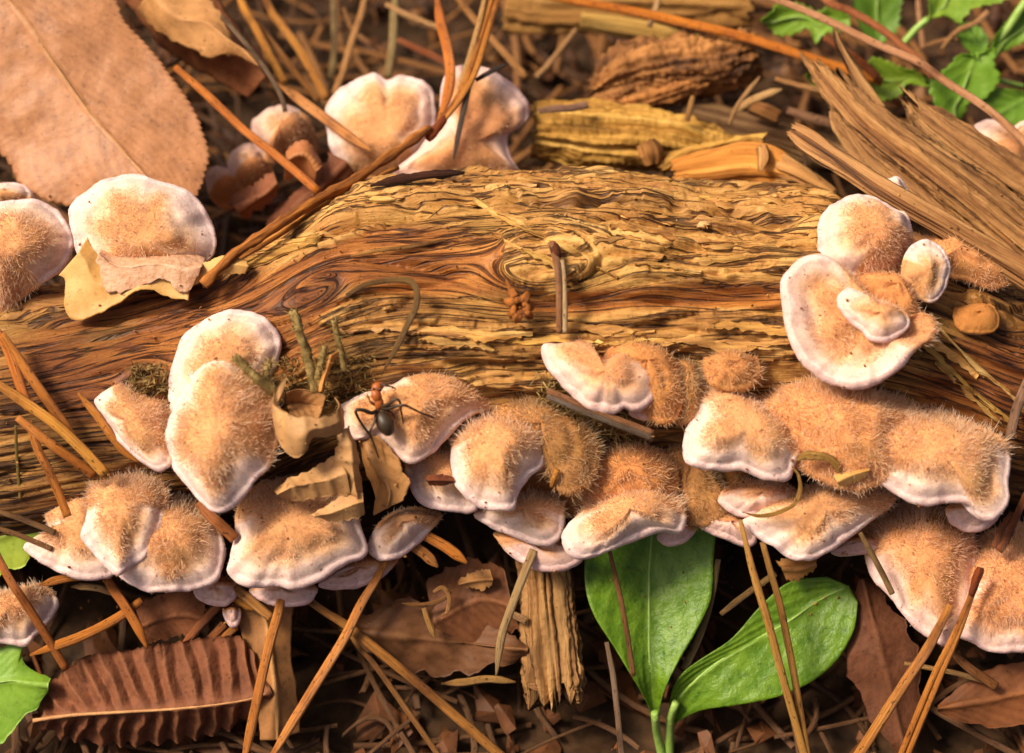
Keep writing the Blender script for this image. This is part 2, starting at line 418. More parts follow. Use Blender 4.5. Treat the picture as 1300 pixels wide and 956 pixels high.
# ------------------------------------------------------------------ the forest floor
def build_floor():
    n = 260
    u = np.linspace(-1, 1, n); s = np.sign(u) * (np.abs(u) * 9 + np.abs(u)**5 * 60)
    X, Y = np.meshgrid(s, s + 3.0)
    Z = GZ - 0.10 - 1.0 * (1 - sstep(-2.0, 1.2, Y)) - 0.5 * sstep(1.8, 3.2, Y) + 0.16 * fbm(X * 0.7, Y * 0.7, 3.1, 4) + 0.05 * fbm(X * 3, Y * 3, 1.7, 3)
    V = np.stack([X, Y, Z], -1).reshape(-1, 3)
    o = mesh_obj('ground', V, [grid_faces(n, n)], M_SOIL, loc=(0, 0, 0), z=False)
    o['kind'] = 'structure'
build_floor()

# ------------------------------------------------------------------ the log
LX = [-420, -200, 0, 150, 300, 430, 580, 770, 900, 1060, 1200, 1300, 1500, 1720]
LTOP = [470, 430, 380, 352, 318, 247, 222, 218, 232, 244, 310, 358, 380, 400]
LBOT = [800, 760, 720, 690, 660, 620, 602, 600, 600, 600, 620, 640, 650, 660]
def build_log():
    xs = np.concatenate([np.linspace(-420, -20, 60, endpoint=False), np.linspace(-20, 1320, 900), np.linspace(1320, 1720, 60)[1:]])
    kt = catmull(np.stack([LX, LTOP], 1), 600); kb = catmull(np.stack([LX, LBOT], 1), 600)
    top = np.interp(xs, kt[:, 0], kt[:, 1]); bot = np.interp(xs, kb[:, 0], kb[:, 1])
    yc = (top + bot) / 2; r = (bot - top) / 200.0
    a = np.concatenate([np.radians(np.linspace(-104, 104, 250)), np.radians(np.linspace(104, 256, 26))[1:-1]])
    A, XX = np.meshgrid(a, xs, indexing='xy')
    RR = r[:, None] + 0 * A; YC = yc[:, None] + 0 * A
    # photo-row of each surface point; used as the arc coordinate on the front
    arc = A * RR
    PY = YC - 100 * RR * np.sin(A)
    x = XX / 100.0
    # grain coordinate, bent round the knots
    g = arc + 0.20 * pn(x * 0.25, arc * 0.4, 2.0) + 0.05 * pn(x * 0.9, arc * 1.4, 5.0)
    slope = np.interp(xs, [0, 250, 430, 600, 1300], [0.10, 0.0, -0.12, 0.0, 0.0])[:, None]
    g = g + slope * 0
    knot = 0.0 * g
    for kx, ky, kr in ((690, 335, 0.40), (412, 372, 0.24), (1235, 400, 0.22), (205, 478, 0.2)):
        xi = np.argmin(abs(xs - kx)); sa = np.clip((yc[xi] - ky) / (100 * r[xi]), -1, 1)
        ka = math.asin(sa) * r[xi]
        dx = (x - kx / 100) * 0.55; dy = arc - ka
        q = dx * dx + dy * dy
        g = g - dy * np.minimum(kr * kr / (q + 0.02), 1.6)
        knot = knot + np.exp(-q / (kr * kr * 0.55))
    n1 = pn(x * 0.45, g * 4.5, 1.0); n2 = pn(x * 0.9 + 9, g * 11.0, 2.0); n3 = pn(x * 2.2, g * 26.0, 3.0)
    # bark areas
    def blob(cx, cy, rx, ry, rot=0.0):
        ux = (XX - cx); uy = (PY - cy); c, s_ = math.cos(rot), math.sin(rot)
        return 1 - np.sqrt(((ux * c + uy * s_) / rx)**2 + ((-ux * s_ + uy * c) / ry)**2)
    front = np.cos(A) > -0.3
    bm = np.full(A.shape, -0.4)
    for q in ((430, 290, 170, 26, -0.42), (620, 245, 190, 30, -0.03), (850, 240, 190, 22, 0.04), (870, 310, 190, 58, 0.06), (690, 330, 65, 48, 0.0),
              (850, 425, 200, 34, 0.02), (960, 270, 110, 40, 0.1), (560, 425, 110, 24, 0.16), (950, 440, 120, 30, 0.0), (50, 372, 110, 22, -0.1),
              (640, 470, 90, 22, 0.1), (1250, 380, 60, 18, 0.0), (470, 400, 60, 14, -0.3)):
        bm = np.maximum(bm, blob(*q))
    edge_n = 0.30 * fbm(x * 0.9, g * 5.0, 4.0, 4)
    bark = sstep(0.02, 0.16, bm + edge_n)
    crumb = fbm(x * 1.8, g * 9.0, 9.0, 4)
    flake = pn(x * 0.7, g * 6.0, 6.0)
    crack = np.clip(1 - np.abs(pn(x * 0.35 + 3, g * 3.2, 8.0)) * 9, 0, 1)**1.5
    crack2 = np.clip(1 - np.abs(pn(x * 0.6 + 31, g * 6.5, 18.0)) * 7, 0, 1)**1.5
    H = 0.05 * n1 + 0.025 * n2 + 0.012 * n3 - 0.10 * crack - 0.025 * crack2
    terr = 0.5 + 0.5 * fbm(x * 0.75, g * 2.6, 15.0, 4) + 0.12 * fbm(x * 5, arc * 9, 2.5, 3)
    tq = terr * 4.0; plate = (np.floor(tq) + sstep(0.72, 1.0, tq - np.floor(tq))) / 4.0
    H += bark * (0.02 + 0.17 * plate + 0.03 * crumb + 0.02 * flake)
    H += 0.13 * fbm(x * 0.5, arc * 0.9, 11.0, 2)
    # furrows that run the length: under the top ridge and along the dark red seam
    for pts, dep, wd in (([(300, 345), (400, 300), (520, 272), (620, 262), (760, 262), (900, 275), (1040, 285)], 0.13, 7),
                         ([(620, 392), (720, 395), (850, 388), (1000, 372)], 0.10, 12),
                         ([(450, 330), (560, 345), (640, 375)], 0.06, 10),
                         ([(700, 285), (850, 290), (1040, 330)], 0.07, 5),
                         ([(0, 395), (120, 405), (330, 372)], 0.06, 8),
                         ([(540, 460), (680, 470), (800, 462)], 0.12, 10)):
        c = catmull(pts, 60); fy = np.interp(XX, c[:, 0], c[:, 1], left=-9999, right=-9999)
        w_ = wd * (1 + 0.5 * pn(x * 2.0, 3.3, 7.7))
        ff = np.exp(-((PY - fy + 8 * pn(x * 1.5, 1.1, 4.4)) / w_)**2)
        ff = ff * sstep(pts[0][0], pts[0][0] + 60, XX) * (1 - sstep(pts[-1][0] - 60, pts[-1][0], XX))
        H -= 1.7 * dep * ff * front; bark = bark * (1 - 0.9 * ff * front)
    H += 0.10 * np.minimum(knot, 1.0) - 0.16 * np.clip(knot - 0.75, 0, 1) * 2
    # the left half is worn smoother
    H *= np.where(front, 1.0, 0.5)
    red = sstep(0.0, 0.35, np.maximum.reduce([blob(500, 335, 240, 55, 0.06), blob(250, 440, 260, 110, -0.2), blob(850, 385, 260, 22, -0.04), blob(1240, 500, 120, 90)]))
    rad = RR + H
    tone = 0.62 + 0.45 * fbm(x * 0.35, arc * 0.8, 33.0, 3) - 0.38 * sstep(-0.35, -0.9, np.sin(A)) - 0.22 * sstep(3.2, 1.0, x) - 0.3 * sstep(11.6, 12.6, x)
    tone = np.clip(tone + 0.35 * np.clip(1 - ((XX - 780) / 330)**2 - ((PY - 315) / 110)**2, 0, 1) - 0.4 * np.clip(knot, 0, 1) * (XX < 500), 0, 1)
    dax = 1.15 + 0 * A
    V = P(XX, YC, dax) + (rad * np.sin(A))[..., None] * UP - (rad * np.cos(A))[..., None] * FWD
    root = thing('fallen_log', P(650, 480, 1.15), 'weathered fallen log with wavy grain and two knots carrying the shelf fungi', 'log')
    n, m = A.shape
    flow = np.stack([x, g, 0 * g], -1).reshape(-1, 3)
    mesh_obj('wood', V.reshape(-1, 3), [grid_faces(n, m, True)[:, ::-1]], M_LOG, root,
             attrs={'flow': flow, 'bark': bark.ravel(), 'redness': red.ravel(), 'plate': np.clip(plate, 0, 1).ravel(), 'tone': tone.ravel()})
    return root
LOG = build_log()
_zlog = zbuf.copy()
def LOGZ(px, py):
    i = np.clip(((np.asarray(py, float) - ZY0) / ZC).astype(int), 0, ZH - 1)
    j = np.clip(((np.asarray(px, float) - ZX0) / ZC).astype(int), 0, ZW - 1)
    return _zlog[i, j]

# ------------------------------------------------------------------ shelf fungi
UPC = (0.0, 0.36, 0.93)
HAIR_SCALE = 1.0
def bracket(label, pts, d, c=None, tilt=UPC, att=90, H=0.30, rim=0.085, mw=0.42, sink=0.30, fuzz=1.0, hl=0.11, col=(1, 1, 1), lump=0.07, pale=1.0, M=110, lift=True, on=False, fr=None, clr=0.10):
    """one shelf fungus: cap and rim, pore surface below, and felt of hairs"""
    pts = np.asarray(pts, float)
    o2 = catmull(pts, M, True)
    if c is None: c = o2.mean(0)
    c = np.asarray(c, float)
    nrm = norm(tilt[0] * RIGHT + tilt[1] * UP - tilt[2] * FWD)
    P0 = P(c[0], c[1], d)
    def on_plane(q):
        dirv = P(q[:, 0], q[:, 1], np.zeros(len(q))) - EYE
        t = ((P0 - EYE) @ nrm) / (dirv @ nrm)
        return EYE + dirv * t[:, None]
    av = np.array((math.cos(math.radians(att)), -math.sin(math.radians(att))))
    O = on_plane(o2)
    frr = fr or ((0.25, 0.75) if on else (-0.25, 0.3)); fr = (norm(o2 - c) @ av) < 0.45; mw = mw * 1.15; rim = rim * 0.85
    ex = project(O)[2] - (surf if on else LOGZ)(o2[:, 0], o2[:, 1]) + clr
    if lift: P0 = P0 - max(0.0, np.percentile(ex[fr], 72 if on else 88)) * FWD; O = on_plane(o2)
    rad = O - P0; L = np.linalg.norm(rad, axis=1, keepdims=True); out = rad / L
    ang = np.linspace(0, 2 * np.pi, M, endpoint=False)
    sd_ = (abs(hash(label)) % 1000) * 0.37 if False else sum(map(ord, label)) * 0.137
    # attachment side, measured in the photo plane
    av = np.array((math.cos(math.radians(att)), -math.sin(math.radians(att))))
    rc = norm(o2 - c); at = rc @ av
    free = 1 - sstep(frr[0], frr[1], at)
    wob = 1 + (0.018 * pn(np.cos(ang) * 4 + sd_, np.sin(ang) * 4, 0.5) + 0.012 * pn(np.cos(ang) * 11, np.sin(ang) * 11 + sd_, 1.5))
    O = P0 + rad * wob[:, None]; rad = O - P0; L = np.linalg.norm(rad, axis=1, keepdims=True); out = rad / L
    meanL = L.mean()
    re = np.minimum(rim * (0.85 + 0.5 * pn(np.cos(ang) * 2 + sd_, np.sin(ang) * 2, 7.0)), L[:, 0] * 0.3)
    mwv = 1.15 + 0.75 * pn(np.cos(ang) * 1.6 + sd_, np.sin(ang) * 1.6, 4.0)
    K = 26
    ts = np.linspace(0.03, 1, K)**0.85
    rows = []; edge = []; hs = []
    inner = 1 - re[:, None] / L          # radial fraction at which the rim roll starts
    def height(t, X):
        """X world points on the plane"""
        rel = X - P0
        px = rel @ RIGHT; py = rel @ UP
        hh = 1.1 * H * (1 - t**2.6)
        hh = hh + lump * fbm(px * 1.3 + sd_, py * 1.3, sd_ * 0.3, 2) * (1 - 0.5 * t**4) * 1.4
        hh = hh + 0.035 * pn(px * 4 + sd_, py * 4, 2.2) 
        am = (rel @ (av[0] * RIGHT - av[1] * UP)) / meanL
        hh = hh - sink * sstep(0.15, 1.0, am)
        # waves of the free margin
        hh = hh + t**3 * min(1.0, meanL / 0.75)**1.5 * (0.08 * pn(np.cos(ang) * 2.3 + sd_, np.sin(ang) * 2.3, 9.1) + 0.045 * pn(np.cos(ang) * 6 + sd_, np.sin(ang) * 6, 3.1))
        return hh
    for t in ts:
        X = P0 + rad * inner * t
        hh = height(t, X)
        dist = (1 - t * inner[:, 0]) * L[:, 0]
        groove = 0.05 * np.exp(-((dist - mw * 0.75) / 0.09)**2) * free
        e = np.clip(dist / (mw * mwv), 0, 1.3)
        e = np.maximum(e, 1.0 * (1 - free))
        rows.append(X + (hh - groove)[:, None] * nrm); edge.append(e * pale + (1 - pale)); hs.append(hh)
    hedge = hs[-1]; Xe = P0 + rad * inner
    for al in np.linspace(0.28, 2.2, 7):
        X = Xe + out * (re * math.sin(al))[:, None] + (hedge + re * (math.cos(al) - 1))[:, None] * nrm
        rows.append(X); edge.append(np.maximum(0.0 + 0 * ang, 1 - free) * pale + (1 - pale)); hs.append(hedge)
    R = len(rows)
    V = np.concatenate([[P0 + (np.mean(hs[0])) * nrm]] + rows)
    ed = np.concatenate([[1.0], np.concatenate(edge)])
    j = np.arange(M)
    tri = np.stack([np.zeros(M, int), 1 + j, 1 + (j + 1) % M], 1)
    q = grid_faces(R, M, True, 1)
    # orientation: outward
    nv = np.cross(V[1] - V[0], V[1 + M // 4] - V[0]) @ nrm
    if nv < 0: tri = tri[:, ::-1]
    else: q = q[:, ::-1]
    root = thing('shelf_fungus', P0, label, 'shelf fungus', 'shelf fungi on and round the log', col)
    mesh_obj('cap', V, [tri, q], M_CAP, root, attrs={'edge': ed})
    # pore surface
    rows2 = [rows[-1]]
    base = rows[-1]
    for t in (0.9, 0.75, 0.5, 0.25):
        X = P0 + (base - P0) * t
        X = X - (((X - P0) @ nrm) * 0)[:, None] * nrm - ((0.10 + 0.30 * (1 - t)))[..., None] * nrm if False else X - (0.06 + 0.28 * (1 - t)) * nrm
        rows2.append(X)
    V2 = np.concatenate(rows2 + [[P0 - 0.34 * nrm]])
    q2 = grid_faces(5, M, True, 0); tri2 = np.stack([4 * M + j, 4 * M + (j + 1) % M, np.full(M, 5 * M)], 1)
    if nv > 0: q2 = q2[:, ::-1]; tri2 = tri2[:, ::-1]
    mesh_obj('pore_surface', V2, [q2, tri2], M_PORE, root, z=False)
    # felt
    if fuzz > 0:
        qf = q[: (R - 1) * M]
        a_, b_, c_, d_ = (V[qf[:, k]] for k in range(4))
        area = 0.5 * np.linalg.norm(np.cross(c_ - a_, d_ - b_), axis=1)
        ef = ed[qf].mean(1)
        wgt = area * (0.12 + 0.88 * sstep(0.25, 0.8, ef))
        ctr = V[qf].mean(1); wgt = wgt * (0.30 + 0.70 * sstep(-0.35, 0.3, pn((ctr @ RIGHT) * 2.4 + sd_, (ctr @ UP) * 2.4, 5.5)))
        nh1 = int(wgt.sum() * 3600 * fuzz * HAIR_SCALE); nh = nh1 + int(wgt.sum() * 900 * fuzz * HAIR_SCALE)
        longh = (np.arange(nh) >= nh1) * 1.0
        pick = rng.choice(len(qf), nh, p=wgt / wgt.sum())
        u, v = rng.rand(2, nh, 1)
        root_p = (a_[pick] * (1 - u) + b_[pick] * u) * (1 - v) + (d_[pick] * (1 - u) + c_[pick] * u) * v
        vn = vnormals(V, q)
        hn = vn[qf[pick, 0]]
        hn = hn * np.sign((hn @ nrm))[:, None] if False else hn
        ee = ef[pick]
        rel = root_p - P0
        sx, sy = root_p @ RIGHT, root_p @ UP
        cl = np.stack([pn(sx * 5, sy * 5, 1.0 + sd_), pn(sx * 5, sy * 5, 7.0 + sd_), pn(sx * 5, sy * 5, 13.0 + sd_)], 1)
        radial = norm(rel - (rel @ nrm)[:, None] * nrm)
        dirv = norm(hn * 0.75 + radial * 0.30 + cl * 0.75 + rng.normal(0, 0.33, (nh, 3)))
        dirv = np.where(((dirv * hn).sum(1) < 0.15)[:, None], norm(dirv + hn * 0.7), dirv)
        ln = hl * (0.18 + 0.82 * sstep(0.2, 0.95, ee)) * (0.55 + 0.8 * rng.rand(nh)) * (1 + 0.9 * pn(sx * 2.6, sy * 2.6, 3.0)) * (0.26 + 0.50 * longh)
        bend = rng.normal(0, 0.35, (nh, 3)) * ln[:, None]
        p0 = root_p - hn * 0.012
        p1 = root_p + dirv * (ln * 0.5)[:, None] + bend * 0.25
        p2 = root_p + dirv * ln[:, None] + bend * 0.7
        view = norm(EYE - root_p)
        side = norm(np.cross(dirv, view) + rng.normal(0, 0.35, (nh, 3)))
        wd = (0.0028 + 0.0022 * rng.rand(nh))[:, None]
        HV = np.stack([p0 - side * wd, p0 + side * wd, p1 - side * wd * 0.8, p1 + side * wd * 0.8, p2], 1).reshape(-1, 3)
        k = np.arange(nh)[:, None] * 5
        hq = k + np.array([[0, 1, 3, 2]]); ht = k + np.array([[2, 3, 4]])
        tip = np.tile(np.array([0, 0, 0.55, 0.55, 1.0]), nh) * np.repeat(0.40 + 0.35 * longh + 0.5 * rng.rand(nh), 5)
        pl = np.repeat((1 - sstep(0.3, 0.75, ee)), 5)
        f = mesh_obj('fuzz', HV, [hq, ht], M_FUZZ, root, attrs={'tip': tip, 'pale': pl}, z=False)
        f['kind'] = 'stuff'
    return root

OL = (0.66, 0.62, 0.48)        # older, olive-brown felt
DK = (0.80, 0.70, 0.62)
UPF = (0.0, 0.42, 0.90)
# --- behind the log
bracket('small wrinkled fungus under the grey stem tip, left of the tall pale fan', [(318,156),(330,143),(342,135),(359,130),(382,139),(399,159),(400,180),(385,192),(365,195),(342,205),(325,190)], 2.6, fuzz=0.5, hl=0.06, H=0.25, att=-40, col=(0.9,0.82,0.76))
bracket('small beige fungus squeezed below the wrinkled one, by the orange needle', [(288,203),(298,186),(315,179),(335,190),(346,212),(345,232),(320,240),(295,232)], 2.5, fuzz=0.4, hl=0.05, H=0.2, att=-60, col=(0.86,0.76,0.7))
bracket('tiny dull fungus next to the big brown leaf tip behind the log', [(261,222),(274,210),(294,215),(306,230),(298,250),(280,255),(266,248)], 2.4, fuzz=0.4, hl=0.05, H=0.18, att=-60, col=(0.8,0.68,0.6))
bracket('pale double-lobed fan fungus standing behind the log top', [(412,150),(418,128),(432,110),(464,93),(480,92),(491,99),(505,94),(520,94),(545,108),(553,130),(552,165),(530,205),(500,222),(460,222),(425,200)], 2.3, c=(492,175), att=-90, H=0.28, mw=0.36, fuzz=0.6, hl=0.07, tilt=(0,0.15,0.98), fr=(0.25, 0.75))
bracket('frilly pinkish fungus behind the log with notched right edge', [(500,222),(530,190),(556,150),(562,100),(576,84),(600,82),(620,86),(650,102),(664,116),(674,143),(661,160),(645,172),(650,200),(664,224),(640,240),(560,245)], 2.1, c=(600,185), att=-90, H=0.25, mw=0.36, fuzz=0.7, hl=0.07, tilt=(0.1,0.1,0.98), col=(1,0.93,0.92), fr=(0.25, 0.75))
bracket('sliver of fungus at the left photo edge above the round one', [(-30,240),(0,231),(25,231),(42,246),(30,262),(-10,268)], 1.3, fuzz=0.5, hl=0.06, att=-90, H=0.15)
bracket('pale fungus at the far right under the long tan needle', [(1225,178),(1236,159),(1253,149),(1269,152),(1284,160),(1302,151),(1330,160),(1340,200),(1300,225),(1250,215)], 2.0, fuzz=0.5, hl=0.06, att=-90, H=0.25, col=(1,0.93,0.9))
# --- upper left, on top of the log
bracket('round furry fungus cut by the left photo edge beside the papery flap', [(-45,300),(-25,266),(0,256),(30,252),(57,256),(76,268),(86,285),(94,298),(93,314),(80,338),(55,355),(25,370),(-10,385),(-45,350)], 0.25, c=(20,322), att=-110, H=0.42, mw=0.30, hl=0.13, tilt=(0,0.2,0.98), fr=(0.25, 0.75))
bracket('large pale-rimmed fungus in front of the big brown leaf, above the papery flap', [(87,280),(90,258),(104,243),(125,230),(150,222),(172,220),(200,228),(235,240),(255,257),(266,276),(274,300),(268,326),(240,345),(180,352),(125,348),(100,325)], 0.22, c=(185,305), att=-90, H=0.36, mw=0.45, hl=0.10, tilt=(0,0.1,0.99), rim=0.07, fr=(0.25, 0.75))
# --- upper right, clasping the log
bracket('small pink nub poking over the thin grey splinter', [(1108,246),(1118,232),(1128,226),(1141,224),(1152,234),(1160,255),(1140,270),(1115,262)], 0.55, fuzz=0.3, hl=0.05, att=-60, H=0.2)
bracket('felted orange-brown fungus wedged under the splintered wood', [(1140,300),(1160,280),(1190,290),(1232,315),(1266,335),(1283,357),(1258,364),(1222,354),(1195,345),(1160,345)], 0.40, fuzz=0.9, hl=0.08, att=150, pale=0.0, col=(0.95,0.84,0.72), H=0.3)
bracket('rounded pink fungus left of the splinter, above the big ear-shaped one', [(1038,300),(1040,280),(1050,264),(1077,247),(1107,246),(1135,260),(1155,276),(1160,310),(1140,345),(1097,352),(1055,345),(1040,325)], 0.15, c=(1100,305), att=-50, H=0.40, mw=0.36, hl=0.08, col=(1,0.95,0.92), fr=(0.25, 0.75))
bracket('dark tan felted middle lobe behind the small lobed cap', [(1075,350),(1097,332),(1125,335),(1150,350),(1165,380),(1168,410),(1140,420),(1105,400),(1085,375)], 0.0, att=90, pale=0.0, col=(0.92,0.78,0.62), hl=0.10, H=0.3)
bracket('big ear-shaped fungus with broad pink rim on the right of the log', [(990,362),(997,343),(1016,325),(1043,321),(1068,332),(1085,352),(1105,372),(1140,395),(1158,396),(1172,389),(1187,393),(1192,407),(1185,424),(1160,445),(1144,467),(1112,487),(1083,493),(1046,482),(1019,461),(1002,433),(993,395)], -0.55, c=(1082,415), att=40, H=-0.14, rim=0.12, mw=0.44, hl=0.14, tilt=(-0.12,0.18,0.97), lump=0.05, sink=0.35, col=(1,0.95,0.92), fr=(0.25, 0.75), clr=0.34)
bracket('small lobed cap sitting inside the big ear-shaped fungus', [(1063,385),(1068,370),(1082,362),(1098,366),(1108,377),(1127,379),(1150,389),(1157,406),(1149,421),(1127,433),(1106,431),(1094,418),(1078,405)], -0.95, c=(1112,403), att=60, H=0.16, rim=0.07, mw=0.26, hl=0.06, tilt=(0,0.3,0.95), sink=0.15, fuzz=0.8, col=(1,0.95,0.93), on=True)
bracket('small oval button fungus with white rim beside the ear-shaped one', [(1146,337),(1150,322),(1159,310),(1175,303),(1193,310),(1204,325),(1208,342),(1203,362),(1190,382),(1176,384),(1165,375),(1158,362),(1147,352)], -0.72, att=-150, H=0.12, rim=0.06, mw=0.22, hl=0.04, tilt=(0.1,0.05,0.99), sink=0.05, fuzz=0.6, on=True)
# --- front row, left
bracket('upper round white-rimmed cap rising behind the tongue-shaped one', [(214,515),(212,482),(220,452),(232,426),(255,406),(285,393),(310,393),(335,402),(352,420),(356,442),(345,470),(320,500),(270,530),(230,535)], -0.40, c=(288,470), att=-60, H=0.30, mw=0.36, hl=0.07, tilt=(-0.1,0.1,0.98), fr=(0.25, 0.75))
bracket('small cap with a reddish twig and orange needle lying on it', [(118,510),(128,496),(145,487),(162,484),(190,490),(213,505),(225,540),(222,575),(206,598),(185,590),(160,571),(135,542)], -0.10, c=(175,535), att=40, H=0.22, mw=0.28, hl=0.09, tilt=(-0.1,0.25,0.96))
bracket('tongue-shaped furry cap with bright white left rim', [(208,565),(213,530),(232,492),(241,470),(262,452),(288,446),(310,458),(332,478),(344,510),(346,548),(338,590),(320,614),(297,640),(280,650),(262,645),(240,621),(216,594)], -0.85, c=(285,545), att=20, H=0.38, mw=0.34, hl=0.13, tilt=(-0.22,0.16,0.96), rim=0.08, fr=(0.25, 0.75), on=True, clr=0.04)
bracket('low tan lobe at the left of the big furry mound', [(29,694),(60,672),(56,650),(75,628),(92,606),(125,600),(160,640),(165,690),(142,729),(101,735),(61,719)], -0.15, c=(105,665), H=0.26, mw=0.30, hl=0.12)
bracket('furry mound with lower right white rim beside the tongue-shaped cap', [(150,730),(150,690),(165,640),(190,610),(225,610),(250,640),(275,662),(286,694),(283,718),(272,737),(238,748),(205,750),(183,749)], -0.32, c=(222,680), H=0.34, mw=0.32, hl=0.14)
bracket('furry upper lobe of the left mound ending in a pink nose', [(102,680),(108,655),(112,620),(130,592),(160,585),(195,592),(212,625),(205,670),(185,705),(167,715),(150,729),(135,720),(120,704)], -0.60, c=(160,650), H=0.32, mw=0.30, hl=0.13, fr=(-0.2, 0.35), on=True, clr=0.04)
bracket('small lilac lip below the right end of the furry mound', [(245,752),(250,735),(270,725),(298,735),(300,755),(285,768),(260,764)], -0.02, H=0.12, mw=0.3, fuzz=0.3, hl=0.05, col=(0.93,0.84,0.84))
bracket('tiny lilac tooth hanging under the lilac lip', [(282,778),(284,765),(298,758),(306,775),(302,792),(291,794)], 0.1, H=0.1, mw=0.3, fuzz=0.0, col=(0.92,0.84,0.84))
bracket('fungus cut by the left photo edge above the green leaf', [(-30,760),(0,744),(22,742),(52,738),(73,760),(68,778),(57,794),(46,806),(30,819),(0,815),(-30,815)], 0.05, c=(22,775), H=0.3, mw=0.26, hl=0.10, att=110)
# --- front row, middle
bracket('wide furry cap below the curled dry leaf with scalloped pale rim', [(289,726),(293,700),(297,665),(305,630),(335,600),(380,590),(425,610),(452,650),(466,690),(460,706),(440,714),(416,730),(382,744),(365,745),(352,741),(338,742),(311,743)], -0.42, c=(375,668), H=0.36, mw=0.36, hl=0.09, rim=0.11, fr=(-0.2, 0.35), on=True, clr=0.04)
bracket('thin lilac lip under the wide furry cap', [(315,750),(330,735),(380,735),(403,745),(392,765),(365,770),(338,766)], -0.02, H=0.08, mw=0.4, fuzz=0.0, col=(0.92,0.84,0.85))
bracket('broad lilac underlip right of the wide furry cap', [(405,744),(420,725),(460,700),(500,695),(504,712),(475,738),(440,747)], -0.02, H=0.08, mw=0.4, fuzz=0.2, hl=0.05, col=(0.86,0.75,0.74))
bracket('oblong pale cap below the torn dry leaf', [(466,690),(478,665),(495,650),(525,634),(558,645),(560,655),(542,678),(525,695),(508,707),(490,711),(474,706)], -0.18, c=(512,672), H=0.24, mw=0.32, hl=0.07, rim=0.10)
bracket('matted felt base joining the caps in the middle of the row', [(560,560),(600,520),(680,510),(760,545),(840,545),(900,560),(950,600),(930,650),(860,665),(780,660),(700,650),(640,640),(580,620)], 0.30, c=(740,590), pale=0.0, col=(0.72,0.62,0.46), H=0.15, hl=0.11, fuzz=0.8, lift=False)
bracket('furry shelf between the ant fungus and the row of rims', [(514,592),(530,560),(570,545),(600,560),(610,610),(605,645),(572,647),(542,641),(524,626)], -0.35, c=(560,595), H=0.22, mw=0.26, hl=0.10)
bracket('olive felted patch in the hollow below the log', [(600,505),(640,482),(690,490),(725,515),(760,560),(750,610),(715,625),(685,590),(650,560),(615,540)], 0.05, pale=0.0, col=OL, H=0.25, hl=0.14, fuzz=1.1)
bracket('furry two-lobed fungus that the ant walks on', [(428,522),(432,512),(445,505),(471,494),(501,477),(521,467),(555,456),(589,458),(616,465),(630,486),(625,508),(598,526),(575,547),(552,570),(538,580),(522,588),(508,582),(493,572),(479,554),(465,556),(450,557),(437,548)], -0.62, c=(535,515), H=0.34, mw=0.30, hl=0.12, att=60, rim=0.08, col=(0.97,0.93,0.86), fr=(0.25, 0.75))
bracket('humped furry cap right of the ant fungus', [(577,612),(572,580),(578,550),(594,527),(618,513),(645,511),(674,530),(695,560),(690,590),(672,605),(658,625),(650,647),(616,643),(592,632)], -0.75, c=(630,572), H=0.42, mw=0.26, hl=0.14, rim=0.10, fr=(-0.2, 0.35), on=True, clr=0.04)
bracket('lilac-rimmed shelf directly under the humped furry cap', [(601,651),(620,640),(650,628),(665,620),(694,615),(716,640),(716,672),(703,690),(680,690),(650,679),(620,666)], -0.30, c=(665,653), H=0.22, mw=0.34, hl=0.10, rim=0.10)
bracket('lowest lilac cap above the upright weathered wood piece', [(626,672),(650,672),(690,680),(730,690),(742,706),(718,722),(687,723),(663,713),(640,696)], -0.12, c=(680,695), H=0.12, mw=0.5, fuzz=0.1, hl=0.05, rim=0.10, col=(0.96,0.88,0.88))
bracket('amber felted slope above the long lilac-rimmed shelf', [(735,600),(755,565),(800,548),(840,560),(862,600),(850,640),(800,650),(750,650)], -0.15, pale=0.0, col=(0.92,0.80,0.62), H=0.3, hl=0.13)
bracket('long furry shelf with lilac rim above the first green leaf', [(713,679),(724,660),(755,633),(802,610),(843,609),(867,640),(872,660),(866,674),(845,673),(823,678),(802,686),(768,700),(735,708),(718,700)], -0.48, c=(798,655), H=0.28, mw=0.34, hl=0.13, rim=0.10)
bracket('small curled lilac lip at the right end of the long shelf', [(834,680),(850,668),(878,655),(886,668),(870,688),(846,692)], -0.05, H=0.1, mw=0.4, fuzz=0.0, col=(0.85,0.76,0.76))
bracket('dark felted backdrop between the heart-shaped and big right fungi', [(830,540),(862,525),(890,545),(912,600),(930,640),(905,665),(870,660),(850,610)], 0.05, pale=0.0, col=OL, H=0.2, hl=0.13)
bracket('amber furry lobe right behind the heart-shaped cap', [(750,432),(775,418),(800,414),(838,428),(862,458),(870,492),(860,528),(835,535),(800,500),(770,470)], -0.45, c=(820,470), pale=0.0, col=(0.88,0.76,0.56), H=0.34, hl=0.12)
bracket('dark furry strip right of the amber lobe', [(845,430),(868,425),(888,455),(892,500),(880,530),(858,530),(858,480)], -0.2, pale=0.0, col=OL, H=0.25, hl=0.13)
bracket('little lip peeking out under the heart-shaped cap', [(798,522),(815,510),(838,495),(845,510),(835,524),(819,531)], -0.72, H=0.1, mw=0.3, fuzz=0.1, hl=0.04, col=(0.97,0.89,0.88))
bracket('heart-shaped cap with smooth pink rim below the upright stick', [(687,448),(692,432),(705,422),(722,419),(742,426),(757,445),(772,452),(789,443),(812,444),(829,458),(836,478),(832,500),(822,514),(806,520),(794,515),(779,522),(748,517),(724,498),(702,474)], -0.98, c=(768,480), H=0.26, mw=0.36, hl=0.05, rim=0.11, fuzz=0.9, att=80, sink=0.1, col=(1,0.94,0.91), fr=(0.25, 0.75), on=True, clr=0.04)
